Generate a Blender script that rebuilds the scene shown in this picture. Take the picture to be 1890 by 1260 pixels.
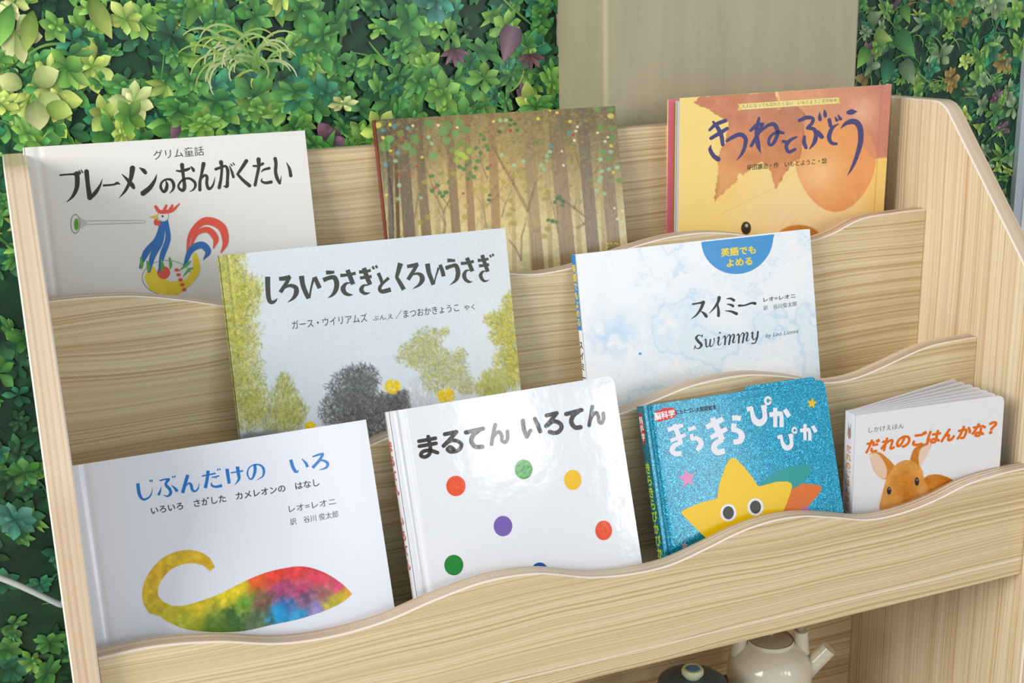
import bpy, bmesh, math, random
import numpy as np
from mathutils import Vector, Matrix
from mathutils.geometry import delaunay_2d_cdt

for _o in list(bpy.data.objects):
    bpy.data.objects.remove(_o)
SC = bpy.context.scene
COL = SC.collection
S = 1.2                                  # survey unit -> metres

# ------------------------------------------------------------------ camera
CAM_LOC = np.array([-1.53883567e-02, -1.09157140, 8.95865262e-01]) * S
CAM_ROT = (1.29335007, 2.55634864e-02, -3.85503869e-01)
FPX = 2313.60321
cam_d = bpy.data.cameras.new('camera')
cam_d.sensor_fit = 'HORIZONTAL'
cam_d.sensor_width = 36.0
cam_d.lens = FPX / 1890 * 36.0
cam_d.clip_start = 0.02
cam = bpy.data.objects.new('camera', cam_d)
cam.location = CAM_LOC
cam.rotation_euler = CAM_ROT
COL.objects.link(cam)
SC.camera = cam

# ------------------------------------------------------------------ light
SC.view_settings.view_transform = 'Standard'
SC.view_settings.look = 'None'
SC.view_settings.exposure = 0.27
SC.view_settings.gamma = 1.0
SC.view_settings.use_curve_mapping = False
world = bpy.data.worlds.new('daylight')
SC.world = world
world.use_nodes = True
_bg = world.node_tree.nodes['Background']
_bg.inputs['Color'].default_value = (0.84, 0.92, 1.0, 1)
_bg.inputs['Strength'].default_value = 0.55


def window_light(name, loc, target, sx, sy, power, color):
    d = bpy.data.lights.new(name, 'AREA')
    d.shape = 'RECTANGLE'
    d.size, d.size_y = sx, sy
    d.energy = power
    d.color = color
    o = bpy.data.objects.new(name, d)
    o.location = loc
    o.rotation_euler = (Vector(target) - Vector(loc)).to_track_quat('-Z', 'Y').to_euler()
    COL.objects.link(o)
    return o


window_light('window_daylight_side', (-2.6, -1.55, 1.9), (0.45, 0.0, 0.7), 1.7, 1.4, 82, (1.0, 0.965, 0.91))
window_light('window_daylight_front', (1.50, -3.0, 1.50), (0.5, 0.0, 0.7), 0.24, 0.50, 3.4, (0.97, 0.99, 1.0))
window_light('window_daylight_corner', (2.00, -2.95, 1.22), (0.6, 0.0, 0.6), 0.30, 0.55, 5.5, (0.97, 0.99, 1.0))
window_light('window_daylight_narrow', (0.90, -3.05, 1.52), (0.4, 0.0, 0.7), 0.09, 0.55, 1.4, (0.97, 0.99, 1.0))

# ------------------------------------------------------------------ helpers
def euler_np(r):
    return np.array(Matrix.Identity(3) if r is None else __import__('mathutils').Euler(r, 'XYZ').to_matrix())


RC = euler_np(CAM_ROT)


def ray(u, v):
    return RC @ np.array([(u - 945) / FPX, (630 - v) / FPX, -1.0])


def at_y(u, v, y):
    """place point seen at photo pixel (u, v) on the upright plane y"""
    d = ray(u, v)
    return CAM_LOC + d * ((y - CAM_LOC[1]) / d[1])


def project(P):
    q = (np.asarray(P) - CAM_LOC) @ RC
    return np.stack([945 + FPX * q[..., 0] / -q[..., 2], 630 - FPX * q[..., 1] / -q[..., 2]], -1)


def lin(c):
    c = np.asarray(c, float) / 255.0
    return np.where(c <= 0.04045, c / 12.92, ((c + 0.055) / 1.055) ** 2.4)


def tag(o, label=None, cat=None, group=None, kind=None):
    if label: o['label'] = label
    if cat: o['category'] = cat
    if group: o['group'] = group
    if kind: o['kind'] = kind
    return o


def empty(name, mat):
    o = bpy.data.objects.new(name, None)
    o.empty_display_size = 0.05
    o.matrix_world = mat
    COL.objects.link(o)
    return o


class MB:
    """collects vertices, faces and colours and links them as ONE mesh object"""
    def __init__(self):
        self.v, self.f, self.c, self.m, self.s = [], [], [], [], []
        self.n = 0

    def add(self, verts, faces, col=(200, 200, 200), mat=0, smooth=False, vcols=None):
        verts = np.asarray(verts, float).reshape(-1, 3)
        self.v.append(verts)
        b = self.n
        for f in faces:
            self.f.append([i + b for i in f])
            self.m.append(mat)
            self.s.append(smooth)
        if vcols is None:
            vcols = np.tile(lin(col), (len(verts), 1))
        self.c.append(np.asarray(vcols, float))
        self.n += len(verts)

    def box(self, lo, hi, col=(200, 200, 200), mat=0):
        x0, y0, z0 = lo
        x1, y1, z1 = hi
        v = [(x0, y0, z0), (x1, y0, z0), (x1, y1, z0), (x0, y1, z0), (x0, y0, z1), (x1, y0, z1), (x1, y1, z1), (x0, y1, z1)]
        f = [(0, 3, 2, 1), (4, 5, 6, 7), (0, 1, 5, 4), (1, 2, 6, 5), (2, 3, 7, 6), (3, 0, 4, 7)]
        self.add(v, f, col, mat)

    def lathe(self, prof, seg=48, col=(200, 200, 200), mat=0, mtx=None):
        """prof: list of (r, z) from bottom to top around +z"""
        k = len(prof)
        a = np.linspace(0, 2 * math.pi, seg, endpoint=False)
        v = np.array([[r * math.cos(t), r * math.sin(t), z] for r, z in prof for t in a])
        if mtx is not None:
            v = v @ np.array(mtx.to_3x3()).T + np.array(mtx.translation)
        f = []
        for i in range(k - 1):
            for j in range(seg):
                j2 = (j + 1) % seg
                f.append((i * seg + j, i * seg + j2, (i + 1) * seg + j2, (i + 1) * seg + j))
        f.append(tuple(reversed(range(seg))))
        f.append(tuple((k - 1) * seg + j for j in range(seg)))
        self.add(v, f, col, mat, True)

    def tube(self, pts, r, seg=16, col=(200, 200, 200), mat=0):
        pts = [Vector(p) for p in pts]
        rs = r if hasattr(r, '__len__') else [r] * len(pts)
        v, f = [], []
        up = Vector((0, 0, 1))
        for i, p in enumerate(pts):
            d = (pts[min(i + 1, len(pts) - 1)] - pts[max(i - 1, 0)]).normalized()
            a = d.cross(up)
            if a.length < 1e-4: a = d.cross(Vector((0, 1, 0)))
            a.normalize()
            b = a.cross(d).normalized()
            for k in range(seg):
                t = 2 * math.pi * k / seg
                v.append(p + (a * math.cos(t) + b * math.sin(t)) * rs[i])
        for i in range(len(pts) - 1):
            for k in range(seg):
                k2 = (k + 1) % seg
                f.append((i * seg + k, i * seg + k2, (i + 1) * seg + k2, (i + 1) * seg + k))
        f.append(tuple(reversed(range(seg))))
        f.append(tuple((len(pts) - 1) * seg + k for k in range(seg)))
        self.add(np.array([tuple(q) for q in v]), f, col, mat, True)

    def build(self, name, mats, parent=None, bevel=0.0):
        me = bpy.data.meshes.new(name)
        V = np.concatenate(self.v)
        C = np.concatenate(self.c)
        me.from_pydata([tuple(p) for p in V], [], self.f)
        me.polygons.foreach_set('material_index', self.m)
        me.polygons.foreach_set('use_smooth', self.s)
        at = me.color_attributes.new('Col', 'FLOAT_COLOR', 'POINT')
        at.data.foreach_set('color', np.concatenate([C, np.ones((len(C), 1))], 1).ravel())
        for m in (mats if isinstance(mats, (list, tuple)) else [mats]):
            me.materials.append(m)
        me.update()
        o = bpy.data.objects.new(name, me)
        COL.objects.link(o)
        if parent is not None:
            o.parent = parent
        if bevel:
            b = o.modifiers.new('bevel', 'BEVEL')
            b.width = bevel
            b.segments = 2
            b.limit_method = 'ANGLE'
            b.angle_limit = math.radians(40)
        if any(self.s):
            e = o.modifiers.new('split', 'EDGE_SPLIT')
            e.split_angle = math.radians(42)
        return o


# ------------------------------------------------------------------ materials
def new_mat(name):
    m = bpy.data.materials.new(name)
    m.use_nodes = True
    nt = m.node_tree
    return m, nt, nt.nodes, nt.links, nt.nodes['Principled BSDF']


def plain(name, col, rough=0.5, metallic=0.0, noise=0.04, nscale=30.0, coat=0.0):
    """a procedural single-colour material with a little tonal mottling"""
    m, nt, N, L, b = new_mat(name)
    tc = N.new('ShaderNodeTexCoord')
    nz = N.new('ShaderNodeTexNoise')
    nz.inputs['Scale'].default_value = nscale
    nz.inputs['Detail'].default_value = 4
    L.new(tc.outputs['Object'], nz.inputs['Vector'])
    mx = N.new('ShaderNodeMix')
    mx.data_type = 'RGBA'
    c = lin(col)
    mx.inputs[6].default_value = (*np.clip(c * (1 - noise), 0, 1), 1)
    mx.inputs[7].default_value = (*np.clip(c * (1 + noise), 0, 1), 1)
    L.new(nz.outputs['Fac'], mx.inputs[0])
    L.new(mx.outputs[2], b.inputs['Base Color'])
    b.inputs['Roughness'].default_value = rough
    b.inputs['Metallic'].default_value = metallic
    b.inputs['Coat Weight'].default_value = coat
    return m


def printed(name, rough, bump=0.0, bscale=60.0, spec=0.5, grain=0.0):
    """printed paper: the ink colours are stored on the mesh"""
    m, nt, N, L, b = new_mat(name)
    a = N.new('ShaderNodeVertexColor')
    a.layer_name = 'Col'
    b.inputs['Roughness'].default_value = rough
    b.inputs['Specular IOR Level'].default_value = spec
    tc = N.new('ShaderNodeTexCoord')
    nz = N.new('ShaderNodeTexNoise')
    nz.inputs['Scale'].default_value = bscale
    nz.inputs['Detail'].default_value = 3
    L.new(tc.outputs['Object'], nz.inputs['Vector'])
    if grain:
        g = N.new('ShaderNodeTexNoise')
        g.inputs['Scale'].default_value = 900
        g.inputs['Detail'].default_value = 2
        L.new(tc.outputs['Object'], g.inputs['Vector'])
        r = N.new('ShaderNodeMapRange')
        r.inputs['To Min'].default_value = 1 - grain
        r.inputs['To Max'].default_value = 1 + grain
        L.new(g.outputs['Fac'], r.inputs['Value'])
        mm = N.new('ShaderNodeVectorMath')
        mm.operation = 'MULTIPLY'
        L.new(a.outputs['Color'], mm.inputs[0])
        L.new(r.outputs['Result'], mm.inputs[1])
        L.new(mm.outputs[0], b.inputs['Base Color'])
    else:
        L.new(a.outputs['Color'], b.inputs['Base Color'])
    if bump:
        bp = N.new('ShaderNodeBump')
        bp.inputs['Strength'].default_value = bump
        bp.inputs['Distance'].default_value = 0.002
        L.new(nz.outputs['Fac'], bp.inputs['Height'])
        L.new(bp.outputs['Normal'], b.inputs['Normal'])
    return m


def wood(name, axis, light, dark, fine=260.0, broad=60.0, rough=0.42, contrast=1.0, cross='Z', wander=0.022):
    """pale ash laminate: fine parallel grain that runs along 'axis'"""
    m, nt, N, L, b = new_mat(name)
    tc = N.new('ShaderNodeTexCoord')
    sep = N.new('ShaderNodeSeparateXYZ')
    L.new(tc.outputs['Object'], sep.inputs[0])
    along = {'x': 'X', 'z': 'Z'}[axis]

    def math_(op, a, bb):
        n = N.new('ShaderNodeMath')
        n.operation = op
        for i, q in enumerate((a, bb)):
            if isinstance(q, (int, float)): n.inputs[i].default_value = q
            else: L.new(q, n.inputs[i])
        return n.outputs[0]
    # slow wander of the grain lines
    wv = N.new('ShaderNodeCombineXYZ')
    L.new(math_('MULTIPLY', sep.outputs[along], 2.2), wv.inputs[0])
    L.new(math_('MULTIPLY', sep.outputs[cross], 7.0), wv.inputs[1])
    w = N.new('ShaderNodeTexNoise')
    w.inputs['Scale'].default_value = 1.6
    w.inputs['Detail'].default_value = 1.5
    L.new(wv.outputs[0], w.inputs['Vector'])
    wob = math_('MULTIPLY', math_('SUBTRACT', w.outputs['Fac'], 0.5), wander)

    def lines(f, stretch, detail, seed):
        cv = N.new('ShaderNodeCombineXYZ')
        L.new(math_('MULTIPLY', sep.outputs[along], stretch), cv.inputs[0])
        L.new(math_('MULTIPLY', math_('ADD', sep.outputs[cross], wob), f), cv.inputs[1])
        cv.inputs[2].default_value = seed
        n = N.new('ShaderNodeTexNoise')
        n.inputs['Scale'].default_value = 1.0
        n.inputs['Detail'].default_value = detail
        n.inputs['Roughness'].default_value = 0.55
        L.new(cv.outputs[0], n.inputs['Vector'])
        return n.outputs['Fac']
    f1 = lines(fine, 0.8, 1.0, 3.1)
    f2 = lines(broad, 0.6, 1.0, 11.7)
    s = math_('ADD', math_('MULTIPLY', f1, 0.70), math_('MULTIPLY', f2, 0.30))
    r = N.new('ShaderNodeMapRange')
    r.inputs['From Min'].default_value = 0.5 - 0.16 / contrast
    r.inputs['From Max'].default_value = 0.5 + 0.16 / contrast
    L.new(s, r.inputs['Value'])
    cr = N.new('ShaderNodeValToRGB')
    e = cr.color_ramp.elements
    mid = (np.asarray(light) * 0.6 + np.asarray(dark) * 0.4)
    e[0].position, e[0].color = 0.08, (*lin(dark), 1)
    e[1].position, e[1].color = 1.0, (*lin(light), 1)
    k = e.new(0.42)
    k.color = (*lin(mid), 1)
    L.new(r.outputs['Result'], cr.inputs['Fac'])
    L.new(cr.outputs['Color'], b.inputs['Base Color'])
    b.inputs['Roughness'].default_value = rough
    bp = N.new('ShaderNodeBump')
    bp.inputs['Strength'].default_value = 0.06
    bp.inputs['Distance'].default_value = 0.001
    L.new(f1, bp.inputs['Height'])
    L.new(bp.outputs['Normal'], b.inputs['Normal'])
    return m


M_RAIL = wood('ash_grain_across', 'x', (230, 212, 174), (196, 168, 122), fine=430, broad=95, contrast=1.1)
M_BACK = wood('ash_grain_back', 'x', (228, 208, 168), (190, 160, 114), fine=340, broad=80, contrast=1.1)
M_SIDE = wood('ash_grain_upright', 'z', (234, 218, 188), (202, 174, 134), fine=400, broad=80, contrast=1.1, cross='Y', wander=0.012)
M_BAND = wood('ash_edge_band', 'x', (224, 204, 178), (172, 144, 116), fine=560, broad=300, contrast=1.5, cross='Y', wander=0.002)
M_BANDV = wood('ash_edge_band_upright', 'z', (226, 206, 178), (198, 168, 136), fine=330, broad=160, contrast=0.9, cross='X', wander=0.006)
M_LINE = plain('pale_edge_line', (238, 224, 212), 0.3, noise=0.02)
M_GLOSS = printed('glossy_print', 0.17, bump=0.04, bscale=40)
M_DOTS = printed('wavy_glossy_print', 0.10, bump=0.09, bscale=60)
M_LAMI = printed('laminated_print', 0.27, bump=0.05, bscale=50, spec=0.35)
M_SATIN = printed('satin_print', 0.30, bump=0.03, bscale=60, spec=0.35)
M_MATTE = printed('textured_paper_print', 0.42, bump=0.10, bscale=700, grain=0.05)
M_PAGES = printed('page_edges', 0.75, bump=0.0)
M_MURAL = printed('mural_print', 0.38, bump=0.0, spec=0.4)


def foil(name):
    """holographic glitter film: tiny tilted metallic facets"""
    m, nt, N, L, b = new_mat(name)
    tc = N.new('ShaderNodeTexCoord')
    vo = N.new('ShaderNodeTexVoronoi')
    vo.inputs['Scale'].default_value = 1150
    L.new(tc.outputs['Object'], vo.inputs['Vector'])
    cr = N.new('ShaderNodeValToRGB')
    e = cr.color_ramp.elements
    e[0].position, e[0].color = 0.0, (*lin((0, 100, 138)), 1)
    e[1].position, e[1].color = 1.0, (*lin((100, 208, 214)), 1)
    for p, c in ((0.3, (0, 126, 160)), (0.55, (20, 150, 166)), (0.8, (26, 150, 192))):
        k = e.new(p)
        k.color = (*lin(c), 1)
    sx = N.new('ShaderNodeSeparateXYZ')
    L.new(vo.outputs['Color'], sx.inputs[0])
    L.new(sx.outputs['X'], cr.inputs['Fac'])
    L.new(cr.outputs['Color'], b.inputs['Base Color'])
    b.inputs['Metallic'].default_value = 0.55
    b.inputs['Roughness'].default_value = 0.22
    ge = N.new('ShaderNodeNewGeometry')
    sb = N.new('ShaderNodeVectorMath')
    sb.operation = 'SUBTRACT'
    L.new(vo.outputs['Color'], sb.inputs[0])
    sb.inputs[1].default_value = (0.5, 0.5, 0.5)
    sc = N.new('ShaderNodeVectorMath')
    sc.operation = 'SCALE'
    sc.inputs['Scale'].default_value = 0.30
    L.new(sb.outputs[0], sc.inputs[0])
    ad = N.new('ShaderNodeVectorMath')
    ad.operation = 'ADD'
    L.new(ge.outputs['Normal'], ad.inputs[0])
    L.new(sc.outputs[0], ad.inputs[1])
    nm = N.new('ShaderNodeVectorMath')
    nm.operation = 'NORMALIZE'
    L.new(ad.outputs[0], nm.inputs[0])
    L.new(nm.outputs[0], b.inputs['Normal'])
    b.inputs['Coat Weight'].default_value = 0.35
    b.inputs['Coat Roughness'].default_value = 0.12
    return m


M_FOIL = foil('blue_glitter_foil')

# ------------------------------------------------------------------ the room
Y_WALL = 0.150 * S          # face of the wall behind the murals
Y_MUR = 0.145 * S           # printed face of the murals
Y_COL = 0.030 * S           # face of the column
X_COL0, X_COL1 = 0.535 * S, 0.834 * S
X_END = 1.165 * S           # right end of the right-hand mural
W = 0.84 * S                # clear width between the side panels

M_WALL = plain('painted_wall', (226, 226, 220), 0.7, nscale=8)
M_FLOOR = plain('pale_floor', (196, 186, 170), 0.5, nscale=5)


def column_mat():
    m, nt, N, L, b = new_mat('trowelled_mortar')
    tc = N.new('ShaderNodeTexCoord')
    mp = N.new('ShaderNodeMapping')
    mp.inputs['Scale'].default_value = (22, 22, 3.0)
    L.new(tc.outputs['Object'], mp.inputs['Vector'])
    nz = N.new('ShaderNodeTexNoise')
    nz.inputs['Scale'].default_value = 1.0
    nz.inputs['Detail'].default_value = 7
    nz.inputs['Roughness'].default_value = 0.62
    L.new(mp.outputs[0], nz.inputs['Vector'])
    cr = N.new('ShaderNodeValToRGB')
    e = cr.color_ramp.elements
    e[0].position, e[0].color = 0.28, (*lin((166, 156, 128)), 1)
    e[1].position, e[1].color = 0.74, (*lin((184, 174, 145)), 1)
    L.new(nz.outputs['Fac'], cr.inputs['Fac'])
    L.new(cr.outputs['Color'], b.inputs['Base Color'])
    b.inputs['Roughness'].default_value = 0.62
    bp = N.new('ShaderNodeBump')
    bp.inputs['Strength'].default_value = 0.12
    bp.inputs['Distance'].default_value = 0.004
    L.new(nz.outputs['Fac'], bp.inputs['Height'])
    L.new(bp.outputs['Normal'], b.inputs['Normal'])
    return m


M_COL = column_mat()
mb = MB()
mb.box((-3.0, Y_WALL, 0), (4.0, Y_WALL + 0.12, 2.6), (225, 225, 220))
tag(mb.build('wall_back', M_WALL), kind='structure')
mb = MB()
mb.box((-4.0, -4.5, -0.1), (4.0, Y_WALL + 0.12, 0.0), (200, 190, 175))
tag(mb.build('floor', M_FLOOR), kind='structure')
mb = MB()                                # the column: square, with a slightly rounded arris
r_ = 0.006
pl = [(X_COL0, Y_WALL), (X_COL0, Y_COL + r_)] + \
     [(X_COL0 + r_ - r_ * math.cos(t), Y_COL + r_ - r_ * math.sin(t)) for t in np.linspace(0.2, 1.37, 5)] + \
     [(X_COL0 + r_, Y_COL), (X_COL1 - r_, Y_COL), (X_COL1, Y_COL + r_), (X_COL1, Y_WALL)]
k = len(pl)
mb.add([(x, y, 0) for x, y in pl] + [(x, y, 2.6) for x, y in pl],
       [(i, i + 1, k + i + 1, k + i) for i in range(k - 1)] + [tuple(range(k - 1, -1, -1)), tuple(range(k, 2 * k))])
tag(mb.build('wall_column', M_COL), kind='structure')
mb = MB()                                # pale jamb that closes the right-hand mural
mb.box((X_END + 0.016, Y_MUR - 0.012, 0), (X_END + 0.30, Y_WALL, 2.6), (222, 224, 222))
tag(mb.build('wall_right', plain('pale_jamb', (232, 234, 230), 0.5)), kind='structure')
mb = MB()
mb.box((X_END, Y_MUR - 0.010, 0), (X_END + 0.016, Y_WALL, 2.6), (150, 162, 168))
tag(mb.build('trim_1', plain('grey_blue_trim', (186, 198, 206), 0.4)), kind='structure')

# ------------------------------------------------------------------ foliage murals
rnd = random.Random(7)


def leaf_outline(kind):
    if kind == 'obovate':
        ws = [0.03, 0.12, 0.24, 0.36, 0.43, 0.40, 0.24, 0.0]
    elif kind == 'round':
        ws = [0.10, 0.34, 0.46, 0.52, 0.50, 0.40, 0.24, 0.0]
    elif kind == 'heart':
        ws = [0.36, 0.50, 0.54, 0.48, 0.38, 0.26, 0.13, 0.0]
    else:                               # lance
        ws = [0.04, 0.16, 0.24, 0.27, 0.25, 0.19, 0.10, 0.0]
    return ws


class Mural:
    def __init__(self):
        self.mb = MB()
        self.layer = 0

    def off(self):
        self.layer += 1
        return -0.0008 - self.layer * 3.2e-7

    def leaf(self, c, ang, L, squash, sdir, kind, base, tip, mid, bend=0.0, fat=1.0):
        """flat printed leaf; squash/sdir foreshorten it the way the print shows it"""
        ws = leaf_outline(kind)
        n = len(ws)
        y = self.off()
        pts, cols = [], []
        lt, lb = lin(tip), lin(base)
        br = rnd.uniform(0.6, 1.12)
        for i, w in enumerate(ws):
            t = i / (n - 1)
            bx = bend * t * t
            for s in (-1, 0, 1):
                px, py = L * t, L * (0.62 * fat * w * s + bx)
                ca, sa = math.cos(ang), math.sin(ang)
                x, z = px * ca - py * sa, px * sa + py * ca
                a = x * math.cos(sdir) + z * math.sin(sdir)
                x -= a * math.cos(sdir) * squash
                z -= a * math.sin(sdir) * squash
                pts.append((c[0] + x, y, c[1] + z))
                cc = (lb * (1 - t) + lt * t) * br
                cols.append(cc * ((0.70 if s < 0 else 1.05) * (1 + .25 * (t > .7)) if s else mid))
        f = []
        for i in range(n - 1):
            for s in (0, 1):
                a = i * 3 + s
                f.append((a, a + 1, a + 4, a + 3))
        self.mb.add(pts, f, vcols=cols)

    def blade(self, pts, w, c0, c1):
        y = self.off()
        v, cols = [], []
        k = len(pts)
        for i, (x, z) in enumerate(pts):
            a, b = pts[max(0, i - 1)], pts[min(k - 1, i + 1)]
            d = Vector((b[0] - a[0], b[1] - a[1])).normalized()
            ww = w * (0.35 + 0.65 * math.sin(math.pi * min(1, 0.15 + 0.85 * i / (k - 1))))
            v += [(x - d.y * ww, y, z + d.x * ww), (x + d.y * ww, y, z - d.x * ww)]
            t = i / (k - 1)
            cc = lin(c0) * (1 - t) + lin(c1) * t
            cols += [cc, cc * 0.82]
        self.mb.add(v, [(2 * i, 2 * i + 1, 2 * i + 3, 2 * i + 2) for i in range(k - 1)], vcols=cols)


GREENS = {
    'deep':   ((16, 54, 40), (50, 112, 66)),
    'mid':    ((30, 92, 46), (98, 164, 78)),
    'fresh':  ((54, 116, 44), (146, 194, 90)),
    'lime':   ((98, 142, 48), (204, 218, 112)),
    'cream':  ((132, 158, 80), (224, 228, 156)),
    'teal':   ((14, 78, 58), (66, 152, 108)),
    'aqua':   ((22, 88, 80), (96, 172, 146)),
    'plum':   ((66, 48, 58), (136, 102, 118)),
    'rust':   ((106, 92, 46), (182, 148, 78)),
    'dusty':  ((78, 114, 76), (160, 184, 134)),
}


def pick(weights):
    t = rnd.random() * sum(w for _, w in weights)
    for k, w in weights:
        t -= w
        if t <= 0: return k
    return weights[-1][0]


def jit(c, a=14):
    d = rnd.uniform(-a, a)
    return tuple(max(4, min(255, q + d + rnd.uniform(-6, 6))) for q in c)


def foliage(mu, region, n, palette, size, kinds, blades=0.10, dim=1.0):
    jobs = []
    for _ in range(n):
        c = (rnd.uniform(region[0], region[2]), rnd.uniform(region[1], region[3]))
        pal = pick(palette)
        jobs.append((rnd.random() + {'deep': -0.35, 'teal': -0.15, 'mid': -0.05, 'plum': -.1, 'aqua': -.1, 'lime': .15, 'cream': .2, 'fresh': 0.05}.get(pal, 0), c, pal))
    jobs.sort()
    for pr, c, pal in jobs:
        b, t = GREENS[pal]
        b = tuple(q * dim for q in b)
        t = tuple(q * dim for q in t)
        L = size * rnd.uniform(0.65, 1.3)
        if rnd.random() < blades:
            a = rnd.uniform(0.3, 2.8)
            p = [c]
            ln = L * rnd.uniform(1.6, 3.2)
            cur = rnd.uniform(-2.4, 2.4)
            for i in range(9):
                a2 = a + cur * i / 8.0
                p.append((p[-1][0] + ln / 9 * math.cos(a2), p[-1][1] + ln / 9 * math.sin(a2)))
            mu.blade(p, L * 0.055, b, jit(t))
            continue
        kind = pick(kinds)
        sd, sq = rnd.uniform(0, math.pi), rnd.uniform(0.0, 0.55)
        a0 = rnd.uniform(0, 6.28)
        nl = rnd.randint(5, 8) if kind == 'obovate' else rnd.randint(2, 4) if kind in ('heart', 'lance') else rnd.randint(4, 6)
        span = 6.28 if kind != 'lance' else 3.0
        for q in range(nl):                     # outer whorl
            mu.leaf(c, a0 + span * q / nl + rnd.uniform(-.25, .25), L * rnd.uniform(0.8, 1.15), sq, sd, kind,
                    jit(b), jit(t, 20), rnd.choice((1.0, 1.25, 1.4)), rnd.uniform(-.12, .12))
        if kind in ('obovate', 'round') and rnd.random() < 0.6:
            for q in range(rnd.randint(3, 5)):  # younger leaves on top
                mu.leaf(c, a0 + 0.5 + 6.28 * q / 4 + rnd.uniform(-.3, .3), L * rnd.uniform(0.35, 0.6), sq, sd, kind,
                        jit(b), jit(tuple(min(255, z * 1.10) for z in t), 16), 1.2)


def mural(name, x0, x1, label, fill):
    mu = Mural()
    z0, z1 = 0.0, 1.75
    mu.mb.box((x0, 0.0, z0), (x1, Y_WALL - Y_MUR, z1), (22, 52, 44))
    # printed ground: uneven dark green
    gx, gz = 70, 110
    v, c = [], []
    for j in range(gz + 1):
        for i in range(gx + 1):
            v.append((x0 + (x1 - x0) * i / gx, -0.0006, z0 + (z1 - z0) * j / gz))
            q = rnd.random()
            c.append(lin((14 + 22 * q * q, 50 + 34 * q * q, 34 + 12 * q)))
    mu.mb.add(v, [(j * (gx + 1) + i, j * (gx + 1) + i + 1, (j + 1) * (gx + 1) + i + 1, (j + 1) * (gx + 1) + i) for j in range(gz) for i in range(gx)], vcols=c)
    fill(mu)
    o = mu.mb.build(name, M_MURAL)
    o.location = (0, Y_MUR, 0)
    tag(o, label, 'mural', 'printed foliage murals on the wall')
    return o


s_ = S
KA = (('obovate', 6), ('round', 3), ('lance', 1.2), ('heart', .3))
KB = (('obovate', 3), ('round', 2), ('lance', 3), ('heart', 2))


def fill_left(mu):
    foliage(mu, (-.60 * s_, .04 * s_, -.28 * s_, 1.30 * s_), 560, (('deep', 5), ('teal', 1.6), ('mid', 5), ('fresh', 2.4), ('lime', .6)), .029, KA, .12)
    foliage(mu, (-.30 * s_, 1.0 * s_, .53 * s_, 1.30 * s_), 360, (('deep', 5), ('teal', 1.6), ('mid', 5), ('fresh', 2.4), ('lime', .6)), .029, KA, .12)
    # strip down the left of the bookshelf
    foliage(mu, (-.30 * s_, .10 * s_, .05 * s_, .76 * s_), 480, (('deep', 6), ('teal', 3.4), ('mid', 3.5), ('plum', .35), ('aqua', .5), ('fresh', .5)), .0235, KA, .14, .9)
    # above the bookshelf
    foliage(mu, (-.36 * s_, .66 * s_, .18 * s_, 1.02 * s_), 900, (('deep', 5.0), ('mid', 7), ('fresh', 4.4), ('lime', 1.3), ('cream', .3), ('teal', 0.6)), .0235, KA, .16)
    foliage(mu, (.14 * s_, .66 * s_, .53 * s_, 1.02 * s_), 740, (('deep', 5.4), ('mid', 7), ('teal', 1.6), ('fresh', 3.2), ('aqua', .25), ('lime', .8), ('plum', .2), ('cream', .25)), .023, KA, .12)
    # grassy tuft, big leaves top left, one veined plum leaf
    tuft = at_y(455, 112, Y_MUR)
    for i in range(34):
        a = rnd.uniform(0.1, 3.0)
        p = [(tuft[0] + rnd.uniform(-.02, .02), tuft[2] + rnd.uniform(-.012, .012))]
        ln = rnd.uniform(.035, .085)
        cur = -rnd.uniform(1.6, 2.9) if a < 1.57 else rnd.uniform(1.6, 2.9)
        for q in range(11):
            a2 = a + cur * (q / 10.0) ** 1.4
            p.append((p[-1][0] + ln / 11 * math.cos(a2), p[-1][1] + ln / 11 * math.sin(a2)))
        mu.blade(p, .0015, (94, 150, 60), rnd.choice(((206, 220, 140), (176, 204, 96), (226, 230, 176))))
    for (px, py, ang, L, pal) in ((165, -8, -1.25, .050, 'lime'), (60, 20, -1.9, .045, 'lime'), (20, 10, -2.0, .045, 'fresh'), (75, 170, -1.0, .03, 'cream'), (60, 150, 0.3, .03, 'cream'), (65, 185, -1.6, .032, 'cream'), (40, 160, 2.6, .026, 'cream'), (85, 195, -.4, .028, 'lime')):
        p = at_y(px, py, Y_MUR)
        mu.leaf((p[0], p[2]), ang, L, 0, 0, 'round' if L < .04 else 'lance', jit(GREENS[pal][0], 5), jit(GREENS[pal][1], 5), 1.15, 0.05, 1.25)
    for (px, py, dx) in ((950, 85, 0), (835, 92, 1), (975, 100, 1)):
        p = at_y(px, py, Y_MUR)
        if dx == 0:
            mu.leaf((p[0] - .004, p[2] + .024), -1.9, .046, 0, 0, 'heart', (88, 72, 84), (116, 88, 100), 1.9, 0.0, 1.0)
        else:
            for q in range(5):
                mu.leaf((p[0], p[2]), -2.8 + q * 0.62, .021, 0, 0, 'lance', (86, 52, 64), (150, 108, 122), 1.2)


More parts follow.
